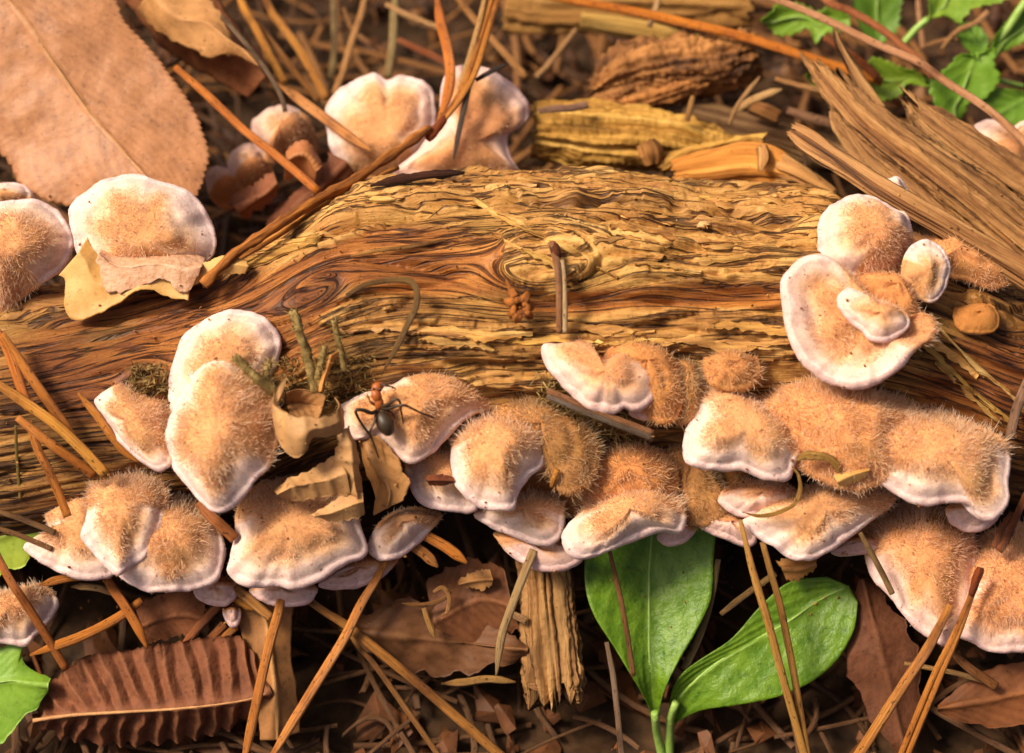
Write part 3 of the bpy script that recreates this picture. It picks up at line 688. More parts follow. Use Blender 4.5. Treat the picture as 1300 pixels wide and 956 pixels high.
# --- front row, right
bracket('small furry knob on the log left of the big right cluster', [(893,455),(905,438),(930,430),(955,440),(968,465),(955,490),(925,495),(900,485)], -0.45, pale=0.0, col=(0.80,0.70,0.54), H=0.12, hl=0.11)
bracket('huge dark furry fungus in the lower right shade, left lobe', [(1098,700),(1092,670),(1110,645),(1160,625),(1215,640),(1240,700),(1235,770),(1215,816),(1198,818),(1178,806),(1154,788),(1131,757),(1107,730)], 0.05, c=(1170,710), H=0.34, mw=0.34, hl=0.14, col=(0.97,0.90,0.88))
bracket('huge dark furry fungus at the right photo edge, beside two orange needles', [(1214,800),(1222,740),(1235,690),(1270,660),(1330,660),(1350,740),(1345,815),(1286,827),(1259,825),(1235,815)], -0.08, c=(1285,745), H=0.36, mw=0.32, hl=0.14, col=(0.97,0.90,0.88))
bracket('thin dull lip in the shade below the right cluster', [(1056,700),(1075,680),(1105,670),(1115,695),(1090,703)], 0.0, H=0.08, mw=0.4, fuzz=0.0, col=(0.72,0.62,0.62))
bracket('curled lilac lobe tucked under the right end of the big cluster', [(1202,642),(1225,630),(1262,632),(1270,652),(1258,667),(1239,674),(1219,669),(1206,659)], -0.35, H=0.1, mw=0.4, fuzz=0.1, hl=0.04, rim=0.1, col=(0.94,0.86,0.85))
bracket('lilac crumpled lip below the peeling fibre ring', [(885,662),(900,645),(930,640),(960,660),(962,685),(950,692),(928,686),(902,676)], -0.12, H=0.14, mw=0.4, fuzz=0.4, hl=0.08, rim=0.1, col=(0.92,0.82,0.82))
bracket('pale little shelf inside the peeling fibre ring', [(912,633),(925,615),(960,600),(1000,610),(1012,632),(985,650),(950,656),(930,651)], -0.32, c=(965,630), H=0.2, mw=0.3, hl=0.09, col=(0.98,0.91,0.9))
bracket('lower middle lobe with slanted pink rim above the second green leaf', [(941,662),(965,648),(1000,628),(1040,606),(1090,596),(1130,610),(1136,632),(1104,662),(1063,693),(1036,708),(1020,710),(1002,706),(968,684)], -0.42, c=(1045,655), H=0.24, mw=0.34, hl=0.11, rim=0.09)
bracket('broad furry crown at the back of the big right cluster', [(960,500),(985,470),(1030,462),(1080,478),(1130,490),(1165,530),(1150,590),(1100,620),(1050,612),(1000,580),(965,540)], -0.72, c=(1060,545), pale=0.0, H=0.36, hl=0.13, col=(1,0.93,0.84))
bracket('wide right lobe of the big cluster with furry drooping edge', [(1070,560),(1100,515),(1140,492),(1190,510),(1232,528),(1270,550),(1284,578),(1282,612),(1280,642),(1262,658),(1242,655),(1232,640),(1205,636),(1178,640),(1150,634),(1125,618),(1095,600)], -0.80, c=(1185,580), H=0.34, mw=0.32, hl=0.14, rim=0.10, fr=(-0.2, 0.35), on=True, clr=0.04)
bracket('left lobe of the big cluster with smooth cream rim', [(868,576),(869,550),(885,515),(900,482),(925,472),(960,490),(1000,520),(1018,560),(1010,590),(1003,607),(975,608),(945,597),(911,595),(878,590)], -0.82, c=(945,548), H=0.34, mw=0.30, hl=0.09, rim=0.10, att=60, fr=(-0.2, 0.35), on=True, clr=0.04)
# ------------------------------------------------------------------ leaf blades
def leaf_blade(name, L, Mid, Rr, dL, dM, dR, mat, parent=None, nL=64, nW=14, veins=9, vk=0.35, pleat=0.0, curl=0.0, ser=0.0, serN=40, th=0.012,
               wav=0.03, vein_w=0.035, seed=0.0, rag=0.0, midrib=True, loc=None, vh=0.008, vc=0.35):
    """blade between a left edge, a midrib and a right edge traced as photo positions, each with its own depth"""
    def line(p, d):
        p = np.asarray(p, float); d = np.interp(np.linspace(0, 1, len(p)), np.linspace(0, 1, len(np.atleast_1d(d))), np.atleast_1d(d))
        c = catmull(np.column_stack([p, d]), nL); return P(c[:, 0], c[:, 1], c[:, 2])
    A, B, C = line(L, dL), line(Mid, dM), line(Rr, dR)
    t = np.linspace(0, 1, nL)[:, None]
    s = np.linspace(0, 1, nW + 1)
    def eedge(E, B, k):
        w = norm(E - B)
        saw = (t * serN + k) % 1.0
        off = ser * (saw - 0.5) + rag * fbm(t * 9 + seed, np.full_like(t, k + seed), 1.0, 4)
        return E + w * off
    A = eedge(A, B, 0.3); C = eedge(C, B, 0.7)
    rowsL = B[:, None] + (A - B)[:, None] * s[None, ::-1, None]
    rowsR = B[:, None] + (C - B)[:, None] * s[None, 1:, None]
    G = np.concatenate([rowsL, rowsR], 1)
    S = np.concatenate([-s[::-1], s[1:]])[None, :] + 0 * t
    T = t + 0 * S
    m = G.shape[1]
    q = grid_faces(nL, m)
    V = G.reshape(-1, 3)
    nn = vnormals(V, q)
    if ((EYE - V.mean(0)) @ nn.mean(0)) < 0: nn = -nn; q = q[:, ::-1]
    ph = T * veins - np.abs(S) * vk * veins
    if pleat: ph = ph + 0.35 * fbm(T * 7 + seed, S * 1.2, 2.2, 3)
    fr = np.abs((ph % 1.0) - 0.5) * 2            # 1 on the vein, 0 between
    vs = np.exp(-((1 - fr) * (nL / max(veins, 1)) * 0.16)**2) * (np.abs(S) < 0.97) * (veins > 0) * np.clip(np.abs(A - C).sum(1) / 0.6, 0, 1)[:, None]
    wid = np.linalg.norm(A - C, axis=1)[:, None]
    ms = np.exp(-((np.abs(S) * wid) / (vein_w * 2))**2)
    h = pleat * (fr * 2 - 1) * np.minimum(np.abs(S) * 4, 1) + vh * vs * (1 if pleat == 0 else 0) + (0.03 * ms if midrib else 0)
    X = V.reshape(nL, m, 3)
    h = h + wav * fbm((X @ RIGHT) * 0.9 + seed, (X @ UP) * 0.9, seed, 3) + curl * S * S
    Vt = V + nn * h.reshape(-1, 1)
    st = np.stack([T, S, np.maximum(vs * vc, 0.8 * ms if midrib else 0 * ms)], -1).reshape(-1, 3)
    fw = np.stack([X @ RIGHT, X @ UP, 0 * T + seed], -1).reshape(-1, 3)
    Vb = Vt - nn * th
    n0 = len(Vt)
    b = np.concatenate([np.arange(m), np.arange(1, nL) * m + m - 1, (nL - 1) * m + np.arange(m - 2, -1, -1), np.arange(nL - 2, 0, -1) * m])
    b2 = np.roll(b, -1)
    side = np.stack([b, b2, b2 + n0, b + n0], 1)
    return mesh_obj(name, np.vstack([Vt, Vb]), [q, q[:, ::-1] + n0, side], mat, parent, attrs={'st': np.vstack([st, st]), 'flow': np.vstack([fw, fw])}, loc=loc), B

def tube(name, pts3, rad, mat, parent=None, seg=8, flat=1.0, loc=None, rough=0.0, seed=0.0, z=True, caps=True):
    """tapering stem through 3-D points"""
    p = np.asarray(pts3, float); n = len(p); rad = np.broadcast_to(np.asarray(rad, float), (n,))
    tg = norm(np.gradient(p, axis=0))
    ref = norm(EYE - p)
    sd_ = norm(np.cross(tg, ref)); up = norm(np.cross(sd_, tg))
    a = np.linspace(0, 2 * np.pi, seg, endpoint=False)
    ln = np.concatenate([[0], np.cumsum(np.linalg.norm(np.diff(p, axis=0), axis=1))])
    rr = rad[:, None] * (1 + rough * fbm(ln[:, None] * 6 + seed, np.cos(a)[None] * 1.5, np.sin(a)[None] * 1.5 + seed, 3))
    V = p[:, None] + sd_[:, None] * (np.cos(a)[None] * rr)[..., None] + up[:, None] * (np.sin(a)[None] * rr * flat)[..., None]
    fl = np.stack([ln[:, None] + 0 * a + seed, 0 * ln[:, None] + a[None] * 0.16, 0 * ln[:, None] + 0 * a + seed], -1).reshape(-1, 3)
    q = grid_faces(n, seg, True)[:, ::-1]
    V = V.reshape(-1, 3)
    V = np.vstack([V, p[:1], p[-1:]]); fl = np.vstack([fl, fl[:1], fl[-1:]])
    j = np.arange(seg); e = n * seg
    t1 = np.stack([np.full(seg, e), (j + 1) % seg, j], 1)[:, ::-1]; t2 = np.stack([np.full(seg, e + 1), (n - 1) * seg + j, (n - 1) * seg + (j + 1) % seg], 1)[:, ::-1]
    return mesh_obj(name, V, [q, t1, t2], mat, parent, attrs={'flow': fl}, loc=loc, z=z)

def path3(pts, d=None, off=0.0, n=26, bow=0.0):
    """3-D path above photo positions: given depths, or resting on whatever lies below"""
    c = catmull(pts, n)
    t = np.linspace(0, 1, n)
    if d is not None:
        dd = np.interp(t, np.linspace(0, 1, len(np.atleast_1d(d))), np.atleast_1d(d))
    else:
        s = surf(c[:, 0], c[:, 1])
        # a stiff line resting on the things below it: steepest chord that clears them all
        best = None
        for i in range(0, n, 3):
            for k in range(i + 3, n, 3):
                b = (s[k] - s[i]) / (t[k] - t[i]); a = s[i] - b * t[i]
                b = np.clip(b, -2.2, 2.2)
                over = np.min(s - (a + b * t))
                a2 = a + min(over, 0)
                gap = np.mean(s - (a2 + b * t))
                if best is None or gap < best[0]: best = (gap, a2, b)
        dd = best[1] + best[2] * t
    dd = dd - off - bow * 4 * t * (1 - t)
    return P(c[:, 0], c[:, 1], dd)

NEEDLE_G = 'fallen pine needles'
ORG = (0.60, 0.21, 0.028); YEL = (0.66, 0.33, 0.055); TANC = (0.52, 0.30, 0.115); BRN = (0.23, 0.095, 0.03); GRY = (0.26, 0.20, 0.14)
RBR = (0.34, 0.11, 0.03); OLV = (0.30, 0.235, 0.10); PTN = (0.58, 0.33, 0.19)
def needle(label, pts, w, col, d=None, tip=1, base=0.75, flat=0.6, bow=0.0, split=False, name='pine_needle', cat='pine needle', group=NEEDLE_G, rough=0.05, mat=None, blunt=0.5, lift=0.0, seg=10):
    r = w * 0.84 / 200.0; col = (col[0] * 0.92, col[1] * 0.76, col[2] * 0.6)
    p = path3(pts, d, off=(r * flat if d is None else 0) + lift, bow=bow)
    n = len(p); t = np.linspace(0, 1, n)
    prof = np.minimum(1, base + (1 - base) * t * 4)
    if tip: prof = prof * np.clip((1 - t) / 0.22, 0.10, 1)**0.6
    if tip == 2: prof = prof * np.clip(t / 0.2, 0.12, 1)**0.6
    seed = sum(map(ord, label)) * 0.71
    if not split:
        o = tube(name, p, r * prof, mat or M_NEEDLE, seg=seg, flat=flat, loc=p[n // 2], rough=rough, seed=seed)
        return tag(o, label, cat, group, col)
    root = thing(name, p[0], label, cat, group, col)
    tg = norm(np.gradient(p, axis=0)); sv = norm(np.cross(tg, norm(EYE - p)))
    sp = np.clip(t * 2.0, 0.25, 1)[:, None] * r * 0.52
    for k in (-1, 1):
        tube('needle_blade', p + sv * sp * k + norm(EYE - p) * (0.1 * r * k), r * prof * 0.52, mat or M_NEEDLE, root, seg=8, flat=0.9, rough=rough, seed=seed + k)
    tube('sheath', np.linspace(p[0] - tg[0] * r * 2.0, p[0] + tg[0] * r * 3.0, 8), r * np.array([0.55, 0.8, 0.85, 0.8, 0.8, 0.75, 0.65, 0.5]), M_BARK, root, seg=8, rough=0.3, seed=seed)
    return root

def wood_piece(name, cl, w, d, mat, parent=None, nL=120, nA=44, thick=0.55, rag=(0.25, 0.25), fib=0.05, seed=0.0, twist=0.0, loc=None, lumps=0.06, sq=0.0, gran=0.0):
    """split or broken piece of wood along a centre line, with fibres and ragged ends"""
    c = np.asarray(cl, float); k = np.linspace(0, 1, len(c))
    ww = np.interp(k, np.linspace(0, 1, len(np.atleast_1d(w))), np.atleast_1d(w)); dd = np.interp(k, np.linspace(0, 1, len(np.atleast_1d(d))), np.atleast_1d(d))
    r = catmull(np.column_stack([c, ww, dd]), nL)
    p = P(r[:, 0], r[:, 1], r[:, 3]); rad = r[:, 2] / 200.0
    tg = norm(np.gradient(p, axis=0)); ref = norm(EYE - p)
    sv = norm(np.cross(tg, ref)); up = norm(np.cross(sv, tg))
    ln = np.concatenate([[0], np.cumsum(np.linalg.norm(np.diff(p, axis=0), axis=1))]); Lt = ln[-1]
    a = np.linspace(0, 2 * np.pi, nA, endpoint=False)
    A = a[None] + twist * ln[:, None]; X = ln[:, None] + 0 * A
    ca, sa = np.cos(A), np.sin(A)
    R0 = rad[:, None]
    pw = 1.0 / np.maximum((np.abs(ca)**(2 + sq) + np.abs(sa)**(2 + sq))**(1 / (2 + sq)), 1e-6)
    def shp(v): return 0.55 - 1.6 * np.abs(v)
    fibh = fib * (0.8 * pn(X * 0.15 + seed, ca * 2.5, sa * 2.5 + seed) + 0.7 * shp(pn(X * 0.22, ca * 6 + seed, sa * 6)) + 0.55 * shp(pn(X * 0.4 + seed, ca * 13, sa * 13)) + 0.4 * shp(pn(X * 0.8 + seed, ca * 24, sa * 24)))
    crk = np.clip(1 - np.abs(pn(X * 0.14 + seed, ca * 3.1, sa * 3.1 + 4)) * 9, 0, 1)
    rr = R0 * (pw + lumps / np.maximum(R0, 0.05) * fbm(X * 0.8 + seed, ca, sa, 3)) + 0.5 * fibh - 3.0 * fib * crk
    rr = rr + gran * fbm(X * 3.5 + seed, ca * 3, sa * 3, 4) + gran * 0.5 * pn(X * 14, ca * 9, sa * 9)
    rr = np.maximum(rr, R0 * 0.15)
    V = p[:, None] + sv[:, None] * (ca * rr)[..., None] + up[:, None] * (sa * rr * thick)[..., None]
    # ragged ends: each fibre stops at its own length
    T = X / Lt
    e0 = rag[0] * (0.5 + 0.7 * pn(ca[:1] * 4.3 + seed, sa[:1] * 4.3, 3.0) + 0.5 * pn(ca[:1] * 11, sa[:1] * 11 + seed, 1.0))
    e1 = rag[1] * (0.5 + 0.7 * pn(ca[-1:] * 4.3, sa[-1:] * 4.3 + seed, 8.0) + 0.5 * pn(ca[-1:] * 11 + seed, sa[-1:] * 11, 5.0))
    sh = e0 * np.clip(1 - X / 0.8, 0, 1)**2 - e1 * np.clip(1 - (Lt - X) / 0.8, 0, 1)**2
    V = V + tg[:, None] * sh[..., None]
    fl = np.stack([X, A / (2 * np.pi) * np.maximum(R0.mean(), 0.05) * 6.2, 0 * X + seed], -1).reshape(-1, 3)
    V = V.reshape(-1, 3)
    i0 = p[0] + tg[0] * rag[0] * 0.9; i1 = p[-1] - tg[-1] * rag[1] * 0.9
    V = np.vstack([V, [i0], [i1]]); fl = np.vstack([fl, fl[:1], fl[-1:]])
    j = np.arange(nA); e = nL * nA
    t1 = np.stack([np.full(nA, e), j, (j + 1) % nA], 1); t2 = np.stack([np.full(nA, e + 1), (nL - 1) * nA + (j + 1) % nA, (nL - 1) * nA + j], 1)
    return mesh_obj(name, V, [grid_faces(nL, nA, True)[:, ::-1], t1, t2], mat, parent, attrs={'flow': fl}, loc=loc)
def wood_thing(name, label, cat, cl, w, d, mat, col=(1, 1, 1), group=None, **kw):
    o = wood_piece(name, cl, w, d, mat, **kw)
    return tag(o, label, cat, group, col)

# ------------------------------------------------------------------ litter that nobody could count: crumbs and needle ends on the soil
def litter(label, name, cat, nneed, nfrag, seed, region, mat_n, mat_f, col, wmin=4, wmax=9, lo=0.0, hi=0.35, gz=None):
    r = np.random.RandomState(seed)
    VV, FF, AA = [], [], []; off = 0
    seg = 5; nn = 7
    for i in range(nneed):
        x, y = r.uniform(region[0], region[2]), r.uniform(region[1], region[3])
        L = r.uniform(0.5, 2.6); th = r.uniform(0, np.pi); w = r.uniform(wmin, wmax) / 200
        c = P(x, y, ground_d(y)); zz = (gz or GZ) + r.uniform(lo, hi)
        dirv = np.array((math.cos(th), math.sin(th), r.normal(0, 0.10)))
        t = np.linspace(-0.5, 0.5, nn)
        perp = np.array((-math.sin(th), math.cos(th), 0))
        p = c + t[:, None] * L * dirv + (t * t)[:, None] * perp * r.normal(0, 0.5); p[:, 2] += zz - c[2]
        a = np.linspace(0, 2 * np.pi, seg, endpoint=False)
        V = p[:, None] + perp * (np.cos(a) * w)[None, :, None] + np.array((0, 0, 1.0)) * (np.sin(a) * w * 0.8)[None, :, None]
        VV.append(V.reshape(-1, 3)); FF.append(grid_faces(nn, seg, True, off)); off += nn * seg
        AA.append(np.stack([np.repeat(t * L + i, seg), np.tile(a * 0.1, nn), np.full(nn * seg, i * 1.0)], 1))
    o = mesh_obj(name, np.vstack(VV), [np.vstack(FF)], mat_n, attrs={'flow': np.vstack(AA)}, z=False)
    o['kind'] = 'stuff'; tag(o, label, cat, None, col)
    return o
litter('brown tangle of fallen needles covering the soil behind the log', 'needle_litter', 'needle litter', 620, 0, 3, (-250, -260, 1550, 330), M_NEEDLE, None, (0.10, 0.04, 0.012), 4, 9, 0.0, 0.5, GZ - 0.45)
litter('tawny needle scraps scattered over the soil behind the log', 'needle_scraps', 'needle litter', 300, 0, 4, (-250, -260, 1550, 300), M_NEEDLE, None, (0.30, 0.125, 0.03), 5, 11, 0.0, 0.5, GZ - 0.3)
litter('dark brown needle bits on the shaded soil in front of the log', 'shaded_needle_litter', 'needle litter', 360, 0, 5, (-250, 560, 1550, 1150), M_NEEDLE, None, (0.15, 0.065, 0.022), 4, 10, 0.0, 0.45, GZ - 0.95)

def chips(label, name, n, seed, region, mat, col, smin, smax, lo, hi, gz=None):
    """broken leaf and wood crumbs"""
    r = np.random.RandomState(seed); VV, FF, AA = [], [], []; off = 0
    k = 7
    for i in range(n):
        x, y = r.uniform(region[0], region[2]), r.uniform(region[1], region[3])
        c = P(x, y, ground_d(y)); c[2] = (gz or GZ) + r.uniform(lo, hi)
        nrm = norm(np.array((r.normal(0, 0.45), r.normal(0, 0.45), 1.0)))
        e1 = norm(np.cross(nrm, (1, 0.3, 0))); e2 = np.cross(nrm, e1)
        a = np.sort(r.uniform(0, 2 * np.pi, k)); rad = r.uniform(smin, smax) * r.uniform(0.5, 1.0, k)
        asp = r.uniform(0.35, 1)
        ring = c + e1 * (np.cos(a) * rad)[:, None] + e2 * (np.sin(a) * rad * asp)[:, None] + nrm * r.normal(0, 0.04, (k, 1))
        top = c + nrm * r.uniform(0.02, 0.12)
        V = np.vstack([ring, [top], ring - nrm * 0.02])
        j = np.arange(k)
        FF.append(np.vstack([np.stack([np.full(k, k), j, (j + 1) % k], 1)]) + off); FF.append(np.stack([j, j + k + 1, (j + 1) % k], 1) + off); FF.append(np.stack([j + k + 1, (j + 1) % k + k + 1, (j + 1) % k], 1) + off)
        VV.append(V); off += len(V)
        AA.append(np.stack([np.full(len(V), 0.5), np.full(len(V), 0.5), np.zeros(len(V))], 1))
    o = mesh_obj(name, np.vstack(VV), [np.vstack(FF)], mat, attrs={'st': np.vstack(AA)}, z=False, smooth=False)
    o['kind'] = 'stuff'; tag(o, label, 'leaf litter', None, col)
chips('dark crumbled leaves covering the soil behind the log', 'leaf_litter', 600, 11, (-300, -260, 1600, 330), M_DARKLEAF, (0.7, 0.65, 0.6), 0.12, 0.5, 0.0, 0.3, GZ - 0.55)
chips('dark crumbled leaves covering the soil in front of the log', 'shaded_leaf_litter', 420, 13, (-300, 540, 1600, 1200), M_DARKLEAF, (1.2, 1.1, 1.0), 0.12, 0.55, 0.0, 0.35, GZ - 1.0)
chips('light wood and bark crumbs lying behind the log', 'wood_crumbs', 200, 12, (380, -200, 1500, 280), M_TAN, (0.40, 0.31, 0.21), 0.06, 0.34, 0.0, 0.45, GZ - 0.35)

# ------------------------------------------------------------------ loose bark flakes on the log
def bark_flakes():
    LOG['_loc'] = [float(q) for q in P(650, 480, 1.15)]
    r = np.random.RandomState(21)
    zs = _zlog.copy()
    for _ in range(6): zs[1:-1, 1:-1] = (zs[1:-1, 1:-1] * 2 + zs[:-2, 1:-1] + zs[2:, 1:-1] + zs[1:-1, :-2] + zs[1:-1, 2:]) / 6
    def sz(x, y):
        return zs[np.clip(((y - ZY0) / ZC).astype(int), 0, ZH - 1), np.clip(((x - ZX0) / ZC).astype(int), 0, ZW - 1)]
    bands = [((340,320),(560,262),14,7), ((520,252),(820,240),12,12), ((760,262),(1030,290),28,16), ((720,310),(1030,335),22,14), ((680,420),(1000,425),20,12), ((470,420),(660,440),14,8), ((10,380),(130,378),10,4), ((660,300),(760,350),22,6), ((880,250),(1020,262),10,6), ((1190,440),(1300,540),30,5)]
    k = 0
    for (a, b, spread, n) in bands:
        sl = (b[1] - a[1]) / (b[0] - a[0])
        for i in range((n * 2 + 2) // 3):
            x = r.uniform(a[0], b[0]); y = a[1] + (x - a[0]) * sl + r.uniform(-spread, spread)
            L = r.uniform(35, 95); w = r.uniform(2.5, 6.5)
            xs = np.linspace(x - L, x + L, 7)
            c = y + (xs - x) * (sl + r.normal(0, 0.06)) + 3 * np.sin(xs * 0.05 + i)
            prof = np.sin(np.linspace(0.12, np.pi - 0.12, 7))**0.6
            up = c - w * prof * r.uniform(0.6, 1.3, 7); lo = c + w * prof * r.uniform(0.6, 1.3, 7)
            lift = r.uniform(0.005, 0.03)
            o, _ = leaf_blade('bark_flake', np.stack([xs, up], 1), np.stack([xs, c], 1), np.stack([xs, lo], 1), sz(xs, up) - lift + 0.015, sz(xs, c) - lift - 0.02, sz(xs, lo) - lift - r.uniform(-0.01, 0.04), M_FLAKE, LOG,
                nL=26, nW=4, veins=0, wav=0.05, rag=0.06, midrib=False, seed=100.0 + k * 1.7, th=0.025)
            t = r.uniform(0.75, 1.15); o.color = (t, t * r.uniform(0.86, 1.0), t * r.uniform(0.7, 1.0), 1)
            k += 1
bark_flakes()

# ------------------------------------------------------------------ wood pieces behind the log
wood_thing('wood_slab', 'brown slab of rotten wood at the top edge, left of the round pale stick', 'wood piece', [(640,-5),(700,2),(800,0),(960,8)], [90,92,80,70], 4.2, M_YWOOD, (0.72,0.55,0.5), thick=0.35, rag=(0.1,0.2), seed=1.0, gran=0.05)
wood_thing('stick', 'pale round-ended stick lying under the long orange needle', 'stick', [(736,26),(800,36),(870,52),(960,72)], [24,26,24,20], 3.7, M_YWOOD, (0.95,0.9,0.85), thick=0.9, rag=(0.02,0.1), seed=2.0, fib=0.02, lumps=0.03)
wood_thing('bark_chunk', 'crumbly dark brown forked bark chunk behind the log', 'bark', [(742,122),(790,98),(850,84),(905,80),(968,62)], [34,72,82,86,62], 3.1, M_BARK, (1.25,1.1,0.95), thick=0.6, rag=(0.3,0.2), fib=0.05, lumps=0.14, seed=3.0, gran=0.11, nL=200, nA=90)
wood_thing('bark_strip', 'narrow brown bark strip under the crumbly bark chunk', 'bark', [(745,138),(800,132),(850,118),(905,100)], [18,30,30,20], 3.0, M_BARK, (1.4,1.15,0.9), thick=0.7, rag=(0.3,0.2), fib=0.04, seed=4.0, gran=0.07)
wood_thing('wood_branch', 'grey weathered wood running under the splintered branch', 'wood piece', [(860,140),(930,158),(1010,182),(1110,215),(1200,245)], [34,40,44,46,46], 3.2, M_SPLIT, (0.50,0.47,0.46), thick=0.7, rag=(0.1,0.1), seed=5.0, gran=0.02)
yl = thing('branch', P(780,180,2.6), 'thick yellowish branch with a dark knot lying behind the log', 'branch', None, (1,0.86,0.62))
wood_piece('wood', [(672,165),(760,172),(840,178),(900,192),(955,205)], [72,88,86,66,40], 2.75, M_YWOOD, yl, thick=0.8, rag=(0.15,0.3), fib=0.05, seed=6.0, lumps=0.09, gran=0.045, nL=200, nA=90)
wood_piece('knot', [(818,180),(826,196),(828,212)], [26,34,24], 2.25, M_BARK, yl, thick=0.8, rag=(0.05,0.05), fib=0.05, seed=7.0, nL=30, nA=24)
wood_piece('bark_edge', [(836,218),(862,200),(900,190),(946,180),(975,184)], [12,18,16,16,26], [2.2,2.15,2.15,2.2,2.2], M_YWOOD, yl, thick=0.7, rag=(0.1,0.15), fib=0.03, seed=8.0, nL=70, nA=24, gran=0.05)
ob = thing('bark_piece', P(930,215,2.0), 'glossy orange bark piece with a pale torn tail beside the log top', 'bark', None, (1.15,0.72,0.45))
wood_piece('bark', [(850,220),(900,212),(950,206),(985,212),(1008,222)], [30,48,52,46,26], [2.1,2.05,2.0,1.9,1.8], M_YWOOD, ob, thick=0.6, rag=(0.15,0.1), fib=0.025, seed=9.0)
tl = wood_piece('torn_tail', [(985,208),(1010,218),(1035,232),(1065,246)], [34,26,18,6], [1.85,1.75,1.7,1.6], M_SPLIT, ob, thick=0.5, rag=(0.1,0.1), fib=0.03, seed=10.0, nL=60, nA=24)
tl.color = (1.25, 1.1, 0.85, 1)
wood_thing('wood_chip', 'small pointed pale chip standing on the orange bark piece', 'wood chip', [(966,182),(970,200),(966,218)], [14,16,4], [1.75,1.68,1.62], M_SPLIT, (1.15,1.0,0.75), thick=0.3, rag=(0.08,0.02), fib=0.015, nL=30, nA=18, seed=11.0)
wood_thing('wood_chip', 'short blocky tan chip between the bark chunk and the splintered branch', 'wood chip', [(950,134),(970,142),(990,152)], [18,22,20], 2.9, M_SPLIT, (1.15,0.95,0.7), thick=0.7, rag=(0.08,0.08), fib=0.02, nL=30, nA=20, seed=12.0)
# splintered branch, upper right
sp = thing('splintered_branch', P(1180,220,1.2), 'big splintered tan branch slanting in from the right edge', 'branch', None, (0.80, 0.70, 0.57))
_b = np.array([(1022,64),(1048,96),(1100,152),(1170,208),(1240,262),(1330,335),(1420,410)], float); _n = np.array((0.60, -0.80))
for k, (o_, a_, wk, dz) in enumerate(((-30, 1, [10,24,32,34,36,36], 0.10), (-6, 0, [12,24,32,36,38,40,40], -0.06), (20, 1, [12,26,34,38,40,40], 0.04), (38, 2, [10,20,24,28,30], 0.14))):
    q = _b[a_:] + _n * o_ * np.linspace(0.45 if a_ else 0.3, 1.0, len(_b) - a_)[:, None]
    dd_ = np.array([1.9,1.7,1.35,1.1,0.9,0.75,0.7])[a_:] + dz
    pc = wood_piece('splinter', q, wk, dd_, M_SPLIT, sp, nL=220, nA=70, thick=0.9, rag=(0.55, 0.1), gran=0.025, fib=0.06, seed=13.0 + 3.7 * k, lumps=0.05)
    t_ = (1.0, 1.12, 0.9, 0.78)[k]; pc.color = (0.80 * t_, 0.69 * t_, 0.55 * t_, 1)
wood_piece('lower_splinter', [(1048,112),(1075,155),(1110,205),(1160,250),(1230,305),(1330,380)], [16,34,40,40,40,44], [1.75,1.6,1.4,1.15,0.9,0.7], M_SPLIT, sp, nL=170, nA=70, thick=0.7, rag=(0.7,0.1), gran=0.02, fib=0.05, seed=14.0)
wood_piece('upper_splinter', [(1140,112),(1170,146),(1210,178),(1260,215),(1340,272),(1420,330)], [18,34,46,58,64,64], [1.6,1.45,1.3,1.15,1.0,0.9], M_SPLIT, sp, nL=170, nA=80, thick=0.6, rag=(0.7,0.1), gran=0.03, fib=0.08, seed=15.0)
wood_piece('thin_prong', [(1059,32),(1064,52),(1078,80),(1096,112),(1120,145)], [4,11,14,18,18], [1.9,1.8,1.7,1.6,1.5], M_SPLIT, sp, nL=70, nA=20, thick=0.6, rag=(0.15,0.1), fib=0.015, seed=16.0)
wood_thing('wood_splinter', 'thin grey-brown splinter lying across the pink fungi below the big branch', 'splinter', [(998,160),(1030,180),(1063,202),(1130,248),(1200,288),(1270,330),(1340,372)], [20,30,26,26,30,34,36], [0.75,0.55,0.35,0.0,-0.15,-0.2,-0.2], M_SPLIT, (0.80,0.66,0.54), thick=0.7, rag=(0.25,0.1), fib=0.04, seed=17.0, nL=170, nA=60)
# weathered wood at the bottom
wood_thing('wood_piece', 'upright weathered wood piece with black streaks below the lilac caps', 'wood piece', [(690,690),(692,750),(698,810),(702,860),(706,915)], [56,62,68,74,70], [0.62,0.55,0.5,0.45,0.45], M_SPLIT, (0.86,0.78,0.64), thick=0.55, rag=(0.1,0.6), fib=0.085, seed=18.0, sq=2.0, nL=170, nA=110, gran=0.045)

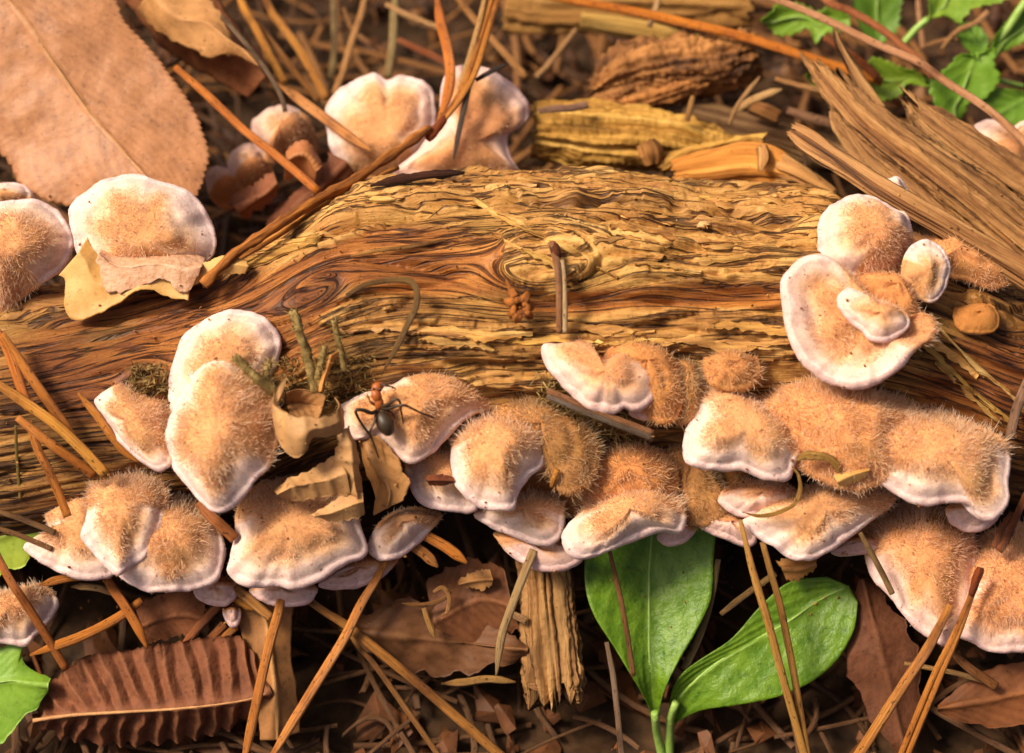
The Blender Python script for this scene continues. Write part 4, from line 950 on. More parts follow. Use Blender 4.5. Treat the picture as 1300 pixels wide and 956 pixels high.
# ------------------------------------------------------------------ dry leaves
def leaf_thing(name, label, cat, L, Mid, R, dL, dM, dR, mat, col=(1, 1, 1), group='dry leaves', rib=None, **kw):
    root = thing(name, P(*np.mean(np.asarray(Mid, float), 0), float(np.mean(dM))), label, cat, group, col)
    b, B = leaf_blade('blade', L, Mid, R, dL, dM, dR, mat, root, **kw)
    if rib:
        tube('midrib', B[::4] + norm(EYE - B[::4]) * 0.02, np.linspace(rib, rib * 0.4, len(B[::4])), mat_rib if rib else None, root, seg=6, z=False)
    return root
mat_rib = mat_plain('leaf_rib', (0.36, 0.16, 0.06), (0.50, 0.26, 0.10), 6.0, 0.55)
mat_ribg = mat_plain('green_rib', (0.20, 0.33, 0.05), (0.30, 0.42, 0.10), 6.0, 0.4)
leaf_thing('beech_leaf', 'large smooth reddish-brown leaf filling the upper left corner', 'leaf',
    [(-190,-60),(-150,60),(-80,140),(0,196),(26,236),(60,253),(120,268),(196,272)], [(-40,-60),(20,10),(65,75),(115,145),(150,185),(180,218),(196,240),(200,268)], [(110,-60),(148,0),(156,22),(190,60),(238,125),(256,162),(265,192),(260,215),(249,247),(225,262),(206,272)],
    [1.9,1.7,1.4,1.2], [1.75,1.55,1.25,1.05], [1.8,1.6,1.3,1.0], M_BROWN, rib=0.022, veins=17, vk=0.45, nL=180, nW=30, ser=0.05, serN=46, wav=0.06, curl=-0.08, vein_w=0.02, vh=0.004, vc=0.32)
leaf_thing('curled_leaf', 'curled brown leaf with a holed tan flap beside the big brown leaf', 'leaf',
    [(150,-10),(175,25),(205,58),(245,85),(290,112),(315,124)], [(205,-20),(230,20),(262,50),(300,68),(328,82),(338,98)], [(270,-20),(290,20),(310,45),(330,66),(342,92),(338,112)],
    [3.1,3.0,2.9,2.8], [2.5,2.3,2.2,2.3], [3.0,2.9,2.8,2.6], M_RED, (1.15,1.1,1.0), veins=6, wav=0.05, rag=0.06, rib=None, seed=3)
leaf_thing('leaf_fragment', 'torn tan leaf flap with a hole lying on the curled brown leaf', 'leaf fragment',
    [(176,10),(190,34),(215,48),(240,62),(268,72),(300,70),(322,80)], [(190,-10),(225,22),(262,28),(288,48),(310,64),(328,84)], [(220,-20),(262,0),(280,20),(288,35),(296,55),(318,68),(332,88)],
    [2.45,2.2,2.0], [2.1,1.95,1.9], [2.3,2.1,1.95], M_TAN, (1.05,0.95,0.85), rag=0.10, wav=0.06, seed=5, midrib=False, veins=5)
leaf_thing('leaf_fragment', 'wrinkled dark red leaf scrap below the small beige fungus', 'leaf fragment',
    [(292,262),(300,245),(320,235),(345,215)], [(300,266),(320,255),(338,245),(352,232)], [(310,275),(330,268),(345,258),(356,244)], 2.2, 2.05, 2.2, M_RED, (1,0.9,0.9), rag=0.08, seed=6, wav=0.1)
leaf_thing('leaf_fragment', 'rusty curled scrap right of the wrinkled fungus behind the log', 'leaf fragment',
    [(362,190),(378,180),(392,182),(406,205)], [(362,205),(378,196),(392,198),(404,214)], [(360,230),(376,222),(390,225),(400,232)], [2.0,1.9,2.0], [1.8,1.75,1.85], 2.1, M_BROWN, (0.95,0.8,0.7), rag=0.06, seed=7, wav=0.08)
leaf_thing('leaf_fragment', 'dark glossy red scrap above the brown twig left of the pale fan', 'leaf fragment',
    [(335,285),(360,255),(385,235),(420,195)], [(350,290),(378,262),(405,240),(440,205)], [(365,292),(395,270),(425,248),(455,225)], 2.3, 2.15, 2.3, M_RED, (0.7,0.6,0.6), rag=0.10, seed=8, wav=0.12)
# yellow papery flap and pink skin by the large pale fungus
fl = thing('papery_flap', P(190,350,0.0), 'yellow papery flap with wavy torn edge hanging below the pale-rimmed fungus', 'papery flap', None)
leaf_blade('flap', [(74,350),(82,362),(80,385),(97,405),(116,402),(150,386),(172,371),(195,366),(210,375),(225,382),(239,380)], [(100,320),(110,335),(115,350),(125,362),(140,360),(160,350),(178,345),(195,345),(210,350),(226,355),(240,358)], [(112,300),(120,312),(128,325),(140,330),(155,325),(170,322),(185,322),(200,325),(215,330),(232,332),(246,336)],
    [-0.05,-0.12,-0.2,-0.3,-0.25,-0.3], [-0.15,-0.2,-0.25,-0.28], [0.0,-0.05,-0.1], M_YFLAP, fl, nL=90, wav=0.05, rag=0.06, midrib=False, veins=0, seed=9, th=0.025)
leaf_blade('pink_skin', [(122,330),(130,352),(142,372),(165,368),(185,360),(205,356),(222,366),(240,366),(252,352)], [(125,322),(145,335),(165,338),(185,335),(205,335),(225,340),(240,342),(250,340),(256,338)], [(130,312),(150,308),(170,306),(190,308),(210,312),(230,316),(245,320),(256,324),(262,328)],
    [-0.24,-0.30,-0.32], [-0.30,-0.36,-0.36], [0.15,0.15,0.15], M_PINK, fl, nL=70, wav=0.05, rag=0.09, midrib=False, veins=0, seed=10, th=0.012)
leaf_blade('flap_tail', [(238,368),(255,360),(275,350),(300,348),(312,346)], [(240,355),(258,348),(275,340),(298,336),(316,338)], [(246,340),(260,334),(278,326),(296,326),(314,332)], -0.22, -0.28, -0.2, M_YFLAP, fl, nL=40, wav=0.05, rag=0.05, midrib=False, veins=0, seed=11, th=0.02)
# corrugated leaf, bottom left
leaf_thing('corrugated_leaf', 'reddish-brown leaf with deep parallel pleats at the bottom left', 'leaf',
    [(44,900),(62,868),(85,848),(112,832),(159,826),(203,817),(237,812),(284,808),(308,811),(330,845)], [(42,915),(75,910),(105,907),(140,905),(175,903),(210,901),(245,898),(280,894),(315,888),(345,878)], [(46,922),(80,935),(115,942),(150,945),(185,945),(220,942),(255,935),(290,925),(320,908),(350,886)],
    [0.35,0.25,0.2,0.25], [0.12,0.05,0.05,0.1], [0.45,0.6,0.6,0.45], M_RED, (0.85,0.80,0.80), veins=13, vk=-0.05, pleat=0.06, nL=160, nW=18, ser=0.03, serN=26, wav=0.04, rag=0.02, rib=0.028)
leaf_thing('dried_leaf', 'dull olive dried leaf strip hanging between the pleated leaf and the litter', 'leaf',
    [(292,775),(305,800),(316,840),(325,880),(330,940)], [(330,765),(340,800),(345,840),(350,880),(352,940)], [(372,768),(372,800),(372,840),(378,875),(382,930)],
    [0.3,0.35,0.3], [0.2,0.15,0.1], [0.35,0.3,0.3], M_DARKLEAF, (2.6,2.9,2.6), veins=0, wav=0.06, rag=0.02, seed=12)
# leaf litter below the middle caps
leaf_thing('dark_leaf', 'crumpled dark brown leaf in the shade below the oblong cap', 'leaf', [(431, 792),(473, 777),(514, 767),(555, 767),(594, 776),(633, 794),(671, 817)], [(430, 800),(470, 804),(510, 808),(550, 812),(590, 817),(630, 821),(670, 825)], [(429, 808),(467, 831),(506, 849),(545, 858),(586, 858),(627, 848),(669, 833)], [0.5,0.45], [0.3,0.35,0.3], [0.4], M_DARKLEAF, (1.0,0.95,0.9), wav=0.22, rag=0.14, seed=13)
leaf_thing('dark_leaf', 'folded reddish-brown leaf left of the upright wood piece', 'leaf', [(540,740),(570,720),(600,710),(640,720)], [(550,790),(585,770),(615,760),(650,770)], [(560,830),(600,825),(630,815),(660,800)], [0.55], [0.4,0.45,0.4], [0.5], M_DARKLEAF, (1.2,1.0,0.9), wav=0.16, rag=0.08, seed=14)
leaf_thing('leaf_fragment', 'light tan torn scrap catching light in the dark litter', 'leaf fragment', [(580,735),(596,728),(612,722),(622,722)], [(582,742),(598,738),(612,736),(626,736)], [(588,748),(600,748),(614,750),(624,746)], 0.3, 0.24, 0.3, M_TAN, (1,0.9,0.75), rag=0.05, wav=0.05, seed=15, nL=40)
leaf_thing('dark_leaf', 'flat dark brown leaf left of the crossing needles at the bottom', 'leaf', [(170,770),(200,755),(235,752),(262,760)], [(180,795),(205,785),(235,780),(258,785)], [(185,820),(210,812),(232,806),(252,806)], 0.5, 0.42, 0.48, M_RED, (0.9,0.8,0.7), wav=0.08, rag=0.05, seed=16)
leaf_thing('dark_leaf', 'dark reddish leaf beside the second green leaf, bottom right', 'leaf', [(1102, 733),(1130, 766),(1152, 801),(1165, 837),(1170, 876),(1166, 916),(1157, 958)], [(1095, 735),(1104, 772),(1113, 810),(1122, 848),(1132, 885),(1141, 922),(1150, 960)], [(1088, 737),(1079, 779),(1075, 819),(1080, 858),(1093, 894),(1115, 929),(1143, 962)], [0.5], [0.4,0.35,0.4], [0.5], M_RED, (0.5,0.45,0.42), wav=0.12, rag=0.10, seed=17)
leaf_thing('leaf_fragment', 'ragged tan scrap between the two upright needles and the slanted rim', 'leaf fragment', [(985,712),(1000,708),(1020,706),(1038,706)], [(992,722),(1008,722),(1022,720),(1036,716)], [(998,736),(1010,738),(1022,730),(1032,724)], 0.2, 0.12, 0.2, M_TAN, (0.85,0.7,0.5), rag=0.05, wav=0.05, seed=18, nL=40)
leaf_thing('dark_leaf', 'dark leaf at the bottom right corner below the orange needles', 'leaf', [(1189, 893),(1221, 870),(1253, 851),(1288, 841),(1323, 838),(1361, 843),(1399, 853)], [(1190, 900),(1225, 893),(1260, 887),(1295, 880),(1330, 873),(1365, 867),(1400, 860)], [(1191, 907),(1229, 917),(1267, 922),(1302, 919),(1337, 909),(1369, 890),(1401, 867)], 0.3, 0.22, 0.3, M_DARKLEAF, (1.6,1.3,1.1), wav=0.1, rag=0.05, seed=21)
# curled dry leaf in the middle
cl = thing('curled_leaf', P(395,560,-0.9), 'dry tan leaf rolled into a cup between the tongue-shaped cap and the ant', 'leaf', 'dry leaves')
leaf_blade('cup_wall', [(364,478),(352,492),(347,508),(358,521),(376,529),(398,531),(418,526),(431,514),(424,503)], [(362,490),(352,515),(352,530),(366,548),(380,555),(398,545),(420,541),(435,530),(432,514)], [(361,500),(349,525),(354,555),(366,578),(382,580),(396,557),(421,557),(438,545),(438,524)],
    [-1.05,-1.2,-1.35,-1.55,-1.65,-1.66,-1.58,-1.4,-1.2], [-1.15,-1.35,-1.45,-1.62,-1.7,-1.7,-1.6,-1.42,-1.22], [-1.1,-1.25,-1.35,-1.5,-1.55,-1.55,-1.48,-1.3,-1.1], M_TAN, cl, nL=90, nW=8, rag=0.05, wav=0.07, midrib=False, veins=7, vk=0.0, vh=0.02, vc=0.7, seed=31)
ci, _ = leaf_blade('cup_inside', [(364,498),(380,494),(400,498),(414,503)], [(364,512),(380,512),(400,515),(410,518)], [(368,526),(384,532),(398,536),(404,534)], [-1.05,-0.95,-0.95,-1.1], [-0.9,-0.8,-0.8,-0.95], [-1.2,-1.2,-1.2,-1.25], M_TAN, cl, nL=40, rag=0.01, wav=0.02, midrib=False, veins=4, seed=33)
ci.color = (0.75, 0.68, 0.62, 1)  # darker tint paints the shade inside the cup onto its inner wall
leaf_blade('ribbed_side', [(426,545),(430,560),(428,572),(424,585),(430,610),(438,640)], [(438,545),(446,570),(448,590),(450,610),(455,635),(458,650)], [(440,542),(452,570),(456,590),(460,610),(463,635),(464,655)], [-1.25,-1.3,-1.25,-1.2,-1.1,-0.95], [-1.3,-1.4,-1.35,-1.25,-1.15,-0.95], [-1.1,-1.15,-1.1,-1.0,-0.9,-0.8], M_TAN, cl, nL=70, rag=0.045, wav=0.06, midrib=False, veins=5, pleat=0.0, vh=0.025, vc=0.9, vk=0.0, seed=35)
leaf_blade('rolled_tongue', [(346,622),(362,610),(378,603),(405,590),(428,578)], [(352,628),(372,618),(392,614),(415,610),(440,600)], [(360,634),(376,638),(392,636),(414,632),(445,628)], [-0.95,-1.0,-1.05,-1.1], [-1.15,-1.22,-1.25,-1.3], [-0.95,-1.05,-1.1,-1.1], M_TAN, cl, nL=60, rag=0.045, wav=0.06, midrib=False, veins=4, pleat=0.0, vh=0.02, vc=0.9, vk=0.0, seed=36)
leaf_blade('lower_fold', [(392,652),(410,645),(430,630),(448,625),(460,622)], [(400,655),(418,652),(438,645),(452,640),(462,638)], [(405,660),(425,662),(445,660),(456,656),(464,652)], [-1.0,-1.05,-1.1,-1.1], [-1.08,-1.15,-1.2,-1.15], [-0.95,-1.0,-1.05,-1.0], M_TAN, cl, nL=50, rag=0.045, wav=0.06, midrib=False, veins=0, seed=37)
tl2 = thing('torn_leaf', P(485,610,-0.5), 'torn dry leaf with ragged edge standing below the ant fungus', 'leaf', 'dry leaves', (0.95,0.85,0.72))
_, Bm = leaf_blade('blade', [(456,556),(460,580),(468,605),(476,630),(474,655)], [(462,556),(470,578),(484,602),(495,622),(492,645)], [(482,552),(495,568),(508,588),(520,615),(512,636)], [-0.5,-0.55,-0.55,-0.5,-0.4], [-0.72,-0.8,-0.8,-0.75,-0.6], [-0.95,-1.0,-0.98,-0.9,-0.75], M_TAN, tl2, nL=60, rag=0.05, wav=0.04, veins=4, seed=38)
tube('midrib', Bm[::3] + norm(EYE - Bm[::3]) * 0.03, 0.016, mat_rib, tl2, seg=6, z=False)

# ------------------------------------------------------------------ green leaves
gp = thing('broad_leaf_plant', P(842,930,0.9), 'plant with two broad glossy green leaves spreading below the log', 'plant')
def gleaf(name, L, Mid, R, dL, dM, dR, mat, parent, rib=0.022, **kw):
    b, B = leaf_blade(name, L, Mid, R, dL, dM, dR, mat, parent, **kw)
    off = np.array(parent['_loc'])
    r = tube('midrib', B[::4] + norm(EYE - B[::4]) * 0.015, np.linspace(rib * 0.4, rib, len(B[::4])), mat_ribg, parent, seg=6, z=False)
    r.parent = b
    return b
gleaf('leaf', [(745,672),(742,709),(744,750),(755,783),(780,821),(802,858),(822,895),(830,930)], [(830,655),(826,700),(824,740),(824,780),(824,820),(826,860),(829,898),(834,932)], [(910,665),(906,709),(902,760),(882,804),(864,835),(848,866),(838,900),(838,934)],
    [0.3,0.22,0.15,0.2,0.9], [0.52,0.48,0.42,0.4,1.0], [0.38,0.3,0.22,0.25,0.9], M_GREEN, gp, veins=6, vk=0.5, nL=80, nW=20, wav=0.035, rib=0.028, seed=41)
gleaf('leaf', [(1050,733),(1005,738),(972,763),(928,810),(890,836),(863,858),(852,882),(848,915)], [(1078,744),(1040,762),(1000,790),(960,812),(920,835),(885,862),(860,890),(850,918)], [(1088,765),(1084,800),(1062,838),(1029,866),(985,885),(930,896),(884,904),(852,922)],
    [0.42,0.4,0.35,0.35,0.9], [0.48,0.46,0.42,0.45,0.95], [0.35,0.32,0.28,0.35,0.9], M_GREEN, gp, veins=6, vk=0.5, nL=80, nW=20, wav=0.04, rib=0.026, seed=42)
for pp, dd in (([(831,905),(834,930),(842,965),(850,1000)], [0.55,0.95,1.1,1.3]), ([(858,892),(851,915),(850,955),(853,1000)], [0.5,0.9,1.1,1.3])):
    tube('leaf_stalk', path3(pp, dd, n=12), np.linspace(0.05, 0.07, 12), mat_ribg, gp, seg=8)
lp = thing('lobed_leaf_plant', P(20,700,0.3), 'yellow-green lobed leaf at the left edge behind two thin brown twigs', 'plant')
gleaf('leaf', [(-40,640),(-10,648),(0,648),(34,630),(46,634)], [(-40,680),(-10,682),(10,678),(32,665),(56,663)], [(-40,730),(-10,735),(10,722),(30,719),(42,695)], 0.25, 0.2, 0.25, M_LIME, lp, nL=50, rag=0.04, seed=43)
lp2 = thing('lobed_leaf_plant', P(20,860,0.1), 'bright green lobed leaf at the bottom left corner', 'plant')
gleaf('leaf', [(-50,830),(-10,822),(5,820),(29,816),(27,830),(38,848),(64,862)], [(-50,880),(-20,870),(0,866),(15,864),(30,866),(45,868),(62,870)], [(-50,950),(-10,950),(15,930),(30,910),(45,900),(52,890),(60,878)], 0.1, 0.0, 0.05, M_LIME, lp2, nL=60, rag=0.03, seed=44, ).color = (0.62,0.85,0.7,1)
pt = thing('lobed_leaf_plant', P(1170,60,3.2), 'leafy green plant with lobed leaves in the upper right corner', 'plant')
def lobed(pts, tipdir, d, mat=M_LIME, col=None, seed=0.0, bulge=0.12):
    """closed lobed outline as a blade: left and right edges meet at base (first point) and tip"""
    p = np.asarray(pts, float); k = tipdir
    Ls = p[:k + 1]; Rs = np.vstack([p[:1], p[k:][::-1]])
    n = 9
    a = catmull(Ls, n); b = catmull(Rs, n); m = (a + b) / 2
    o = gleaf('leaf', Ls, m, Rs, [d, d - 0.1], [d + bulge, d + bulge * 0.3], [d, d + 0.1], mat, pt, rib=0.02, nL=70, nW=10, wav=0.06, seed=seed, veins=4, ser=0.05, serN=13, rag=0.02)
    if col: o.color = (*col, 1)
    return o
lobed([(1080,22),(1060,10),(1036,14),(1010,4),(988,4),(978,18),(966,27),(976,36),(989,46),(1010,42),(1029,36),(1036,54),(1050,42),(1076,36)], 6, 3.2, seed=51, col=(0.62,0.78,0.7))
lobed([(1115,60),(1095,40),(1082,10),(1085,-25),(1115,-40),(1145,-15),(1142,20),(1138,38)], 4, 3.8, seed=52, col=(0.36,0.52,0.5))
lobed([(1178,26),(1180,5),(1175,-25),(1210,-50),(1260,-50),(1300,-15),(1270,2),(1238,8),(1219,28),(1202,18)], 4, 3.0, seed=53, col=(0.72,0.85,0.9))
lobed([(1180,112),(1165,92),(1140,84),(1130,78),(1107,74),(1104,88),(1094,98),(1108,112),(1110,120),(1121,128),(1141,122),(1152,105)], 6, 2.8, seed=54, col=(0.62,0.72,0.6))
lobed([(1240,72),(1219,70),(1205,84),(1196,92),(1180,112),(1186,128),(1188,148),(1200,156),(1216,160),(1228,142),(1232,132),(1250,126),(1262,115),(1270,100),(1262,80),(1264,62)], 8, 2.7, seed=55, col=(0.5,0.72,0.6))
lobed([(1300,118),(1275,112),(1256,114),(1248,130),(1262,146),(1275,155),(1300,160),(1330,140)], 4, 2.9, seed=56, col=(0.45,0.65,0.6))
lobed([(1252,70),(1235,68),(1218,50),(1214,38),(1228,28),(1240,32),(1255,48)], 4, 3.1, seed=57, col=(0.42,0.62,0.6))
lobed([(1310,10),(1290,20),(1262,50),(1262,75),(1285,60),(1320,40)], 3, 3.2, seed=58, col=(0.5,0.68,0.6))
lobed([(1060,100),(1045,94),(1030,92),(1024,100),(1032,108),(1050,110)], 3, 3.0, seed=59, col=(0.65,0.75,0.6))
lobed([(1220,118),(1200,105),(1185,95),(1170,98),(1180,112),(1200,122)], 3, 3.2, seed=60, col=(0.4,0.55,0.5))
for pp, dd, rr in (([(1148,54),(1162,38),(1178,24)], [3.1,3.05,3.0], 0.05), ([(1260,60),(1280,35),(1300,5),(1320,-20)], [3.3,3.2,3.1,3.1], 0.06), ([(1240,90),(1262,100),(1300,110)], [2.9,3.1,3.3], 0.035), ([(1115,80),(1118,100),(1112,120)], [3.4,3.5,3.6], 0.04)):
    st_ = tube('stem', path3(pp, dd, n=14), rr, mat_ribg, pt, seg=8)
    st_.color = (1, 1, 1, 1)
# ------------------------------------------------------------------ needles behind the log
needle('bright orange needle running from the big brown leaf down to the twig', [(222,85),(262,120),(310,165),(360,205),(404,243)], 14, ORG, [1.9,1.7,1.4], tip=0)
needle('short thick tan-orange needle pointing at the brown twig left of the fan', [(350,104),(380,126),(412,150),(445,175),(472,192)], 17, (0.60,0.29,0.09), [2.4,2.0,1.5], tip=2)
needle('left one of two amber needles above the short thick needle', [(298,-20),(312,15),(325,37),(345,75),(361,105)], 14, YEL, [3.9,3.3,2.9], tip=0)
needle('amber needle crossing behind, right of its twin at the top left', [(330,-15),(345,15),(359,34),(382,66),(400,98),(415,125)], 14, (0.50,0.24,0.04), [3.9,3.5,3.1], tip=0)
needle('dull brown needle between the two amber needles', [(325,28),(350,60),(375,92),(405,128)], 11, (0.36,0.17,0.04), [3.6,3.3,3.2], tip=0)
needle('thin grey stem touching the wrinkled fungus', [(281,20),(303,45),(325,71),(345,100),(358,125),(362,142)], 8, GRY, [1.9,1.85,1.9,2.0], tip=0, name='thin_stem', cat='stem', group='thin stems')
needle('tan needle slanting up left of the pale double fan', [(466,-15),(458,20),(446,55),(436,90),(424,120)], 12, TANC, [3.9,3.6,3.3], tip=0)
needle('upright orange needle meeting the double needle above the twig', [(553,-15),(560,30),(568,62),(572,95),(566,128),(555,155)], 17, ORG, [2.3,1.9,1.5], tip=2)
needle('twin orange needle pair crossing in front of the frilly fungus', [(552,166),(579,130),(598,95),(614,45),(632,-15)], 19, (0.62,0.27,0.04), [1.45,1.6,1.9,2.2], tip=0, split=True, bow=0.05)
needle('pale straw needle just left of the twin orange pair', [(618,-15),(608,30),(596,72),(584,112)], 9, (0.62,0.40,0.16), [2.1,1.8,1.6], tip=0)
needle('dark grey needle stub hanging below the twin orange pair', [(598,100),(592,125),(584,160),(576,202)], 9, (0.10,0.085,0.075), [1.6,1.55,1.5], tip=1)
needle('black bit of twig across the frilly fungus top', [(604,102),(625,90),(646,80)], 8, (0.05,0.035,0.03), [1.75,1.75,1.8], tip=1, group='small dark twigs', name='twig_bit', cat='twig')
needle('long bright orange needle across the top toward the green leaves', [(690,-6),(745,4),(802,14),(870,29),(945,47),(1029,74),(1085,92),(1120,104)], 16, (0.66,0.24,0.02), [3.2,3.0,2.8,2.6,2.6], tip=0)
needle('long pinkish tan needle from the top down to the far right fungus', [(955,-10),(1006,7),(1063,32),(1117,58),(1165,78),(1198,102),(1249,135),(1285,165),(1320,200)], 13, PTN, [2.2,1.9,1.6,1.4,1.2], tip=0, split=False)
needle('reddish needle lying beside the long pinkish tan one', [(1030,-15),(1055,5),(1080,14),(1124,41),(1165,76),(1185,98)], 13, (0.42,0.16,0.06), [2.6,2.4,2.2], tip=0)
needle('short red-brown needle crossing under the branch prongs', [(1046,48),(1070,62),(1097,82),(1115,98)], 13, RBR, [2.6,2.5,2.5], tip=0)
needle('tan straw at the top crossing behind the upright orange needle', [(490,5),(510,16),(535,27),(560,36)], 11, (0.50,0.32,0.15), [3.6,3.5,3.4], tip=0)
needle('brown needle at the top right of the twin pair going down right', [(575,-10),(600,22),(625,50),(650,78),(668,98)], 12, (0.42,0.22,0.07), [3.6,3.4,3.2], tip=0)
needle('vertical dull stalk at the top above the pale fan', [(502,-10),(500,30),(498,62),(492,98)], 15, OLV, [4.0,3.7,3.5], tip=0)
needle('second dull stalk at the top right of the amber needles', [(422,-10),(424,30),(424,65),(420,100)], 11, OLV, [4.2,4.1,4.0], tip=0)
needle('thin brown needle behind the tan slanting one at the top', [(436,10),(450,40),(478,60),(505,75)], 9, (0.26,0.13,0.04), [4.2,4.0,3.9], tip=0)
needle('russet needle in the dark gap above the pale fan', [(505,50),(530,62),(552,72),(572,84)], 12, (0.30,0.10,0.03), [3.5,3.4,3.3], tip=0)
needle('pale upright straw under the long orange needle near the top', [(838,-10),(832,12),(824,34)], 10, (0.70,0.52,0.30), [3.3,3.2,3.3], tip=0)
needle('tan twig leaning on the wood slab near the top', [(732,36),(715,58),(696,82),(680,98)], 10, (0.42,0.25,0.10), [3.5,3.4,3.4], tip=0, name='twig', cat='twig', group='small twigs')
needle('pinkish grey twig stub on the yellowish branch', [(684,141),(706,138),(726,137),(746,133)], 12, (0.30,0.19,0.15), [2.2,2.15,2.2], tip=0, name='twig', cat='twig', group='small twigs')
needle('bent tan twig rising above the small blocky chip', [(926,158),(934,138),(948,118),(965,97)], 8, (0.46,0.30,0.13), [2.6,2.5,2.4], tip=1, name='twig', cat='twig', group='small twigs')
needle('pale curled blade beside the bent tan twig', [(936,142),(950,130),(970,121),(993,113)], 13, (0.60,0.42,0.20), [2.5,2.4,2.3], tip=2, name='grass_blade', cat='grass blade', group='dry grass blades')
needle('thin pale twig pointing right toward the branch tip', [(984,100),(1005,106),(1026,111),(1050,116)], 9, (0.50,0.30,0.13), [2.6,2.5,2.4], tip=0, name='twig', cat='twig', group='small twigs')
needle('short stub with round end below the bark chunk', [(880,122),(876,138),(872,154)], 10, (0.50,0.31,0.10), [2.4,2.3,2.3], tip=0, name='twig', cat='twig', group='small twigs')
needle('dark little stalk between the torn tail and the splinter', [(1020,190),(1022,206),(1022,222)], 6, (0.12,0.06,0.025), [1.8,1.75,1.7], tip=1, name='twig', cat='twig', group='small twigs')
needle('straw lying in the green plant near the top right', [(1195,62),(1215,40),(1240,28),(1255,14)], 9, (0.46,0.28,0.13), [3.1,2.9,2.8], tip=0)
needle('second straw in the green plant below the first one', [(1175,58),(1195,52),(1216,48)], 8, (0.40,0.24,0.11), [3.2,3.1,3.0], tip=0)
needle('upright pinkish straw between the green leaves', [(1165,-8),(1167,20),(1170,45),(1172,62)], 9, (0.45,0.26,0.14), [3.6,3.5,3.5], tip=0)
needle('rusty needle in the shade under the green lobed leaf', [(1090,100),(1115,118),(1145,130),(1185,140)], 14, (0.34,0.13,0.04), [3.3,3.1,3.0], tip=0)
needle('grey-brown branchlet right of the splinter tip', [(1000,140),(1030,150),(1060,158),(1085,165)], 16, (0.30,0.18,0.11), [2.9,2.8,2.8], tip=0, name='twig', cat='twig', group='small twigs')
needle('dull tan blade lying left of the splintered branch', [(1010,168),(1040,182),(1068,196),(1095,212)], 16, (0.40,0.26,0.15), [2.7,2.6,2.5], tip=2, name='grass_blade', cat='grass blade', group='dry grass blades')

# the brown twig lying across the log top
tw = thing('twig', P(400,255,0.6), 'long dark brown twig lying across the log from the flap to the fan', 'twig', 'twigs on the log', (0.30,0.145,0.045))
pth = path3([(258,362),(295,325),(340,294),(400,255),(450,228),(500,195),(546,162)], [-0.35,-0.25,-0.1,0.3,0.75,1.2,1.4], n=44)
tube('bark', pth, 0.062 * (1 + 0.15 * np.sin(np.arange(44) * 1.3)), M_BARK, tw, seg=14, rough=0.5).color = (1.5, 1.05, 0.5, 1)
pth2 = path3([(300,330),(350,300),(410,262),(460,236),(505,212)], [0.0,0.1,0.4,0.8,1.15], n=30)
tube('side_shoot', pth2, 0.04, M_BARK, tw, seg=10, rough=0.3, seed=4.0).color = (1.5, 1.15, 0.6, 1)
needle('dark crusty strip of bark along the log top behind the twig', [(470,236),(505,228),(545,222),(590,219)], 13, (0.16,0.09,0.03), [0.15,0.1,0.12,0.2], tip=2, name='bark_strip', cat='bark', group=None, rough=0.5, mat=M_BARK)

# ------------------------------------------------------------------ bits on the log
def stick(label, pts, w, col, d, **kw):
    return needle(label, pts, w, col, d, name='stick', cat='stick', group='small sticks on the log', tip=0, **kw)
s1 = thing('stick', P(712,360,-1.0), 'upright split brown stick with white streaks above the heart-shaped cap', 'stick', 'small sticks on the log', (0.36,0.16,0.065))
pq = path3([(703,308),(709,330),(712,350),(713,385),(713,422)], [-0.88,-1.0,-1.05,-1.06,-1.0], n=30)
tube('half', pq + RIGHT * -0.028, np.linspace(0.05, 0.038, 30), M_NEEDLE, s1, seg=10, rough=0.1)
tube('half', pq[6:] + RIGHT * 0.04, np.linspace(0.03, 0.036, 24), M_NEEDLE, s1, seg=10, rough=0.1, seed=2.0).color = (0.62, 0.42, 0.22, 1)
tube('sheath', pq[:6] + RIGHT * -0.01, np.array([0.03,0.055,0.06,0.065,0.06,0.05]), M_BARK, s1, seg=10, rough=0.3)
s2 = thing('stick', P(760,525,-1.0), 'short grey-brown split stick lying below the heart-shaped cap', 'stick', 'small sticks on the log', (0.34,0.15,0.06))
pq = path3([(695,499),(725,512),(760,526),(795,540),(829,553)], [-0.95,-1.0,-1.02,-0.98,-0.9], n=24)
tube('half', pq + UP * 0.03, 0.042, M_NEEDLE, s2, seg=10, rough=0.12)
tube('half', pq - UP * 0.035, 0.04, M_NEEDLE, s2, seg=10, rough=0.12, seed=5.0).color = (0.16, 0.11, 0.075, 1)
needle('curled dry stem arching over the log above the ant', [(440,375),(462,362),(485,357),(510,355),(525,360),(530,374),(527,392),(516,415),(505,438),(494,458),(484,476)], 9, (0.20,0.125,0.04), [-0.75,-0.8,-0.85,-0.95,-1.0,-1.0,-0.98,-0.95,-0.9,-0.8], tip=1, name='curled_stalk', cat='stem', group='thin stems', rough=0.2)
needle('straight straw-coloured fibre on the red wood left of the knot', [(445,325),(480,318),(520,313),(568,304)], 6, (0.62,0.38,0.12), None, tip=2, name='wood_fibre', cat='fibre', group=None, lift=0.02)
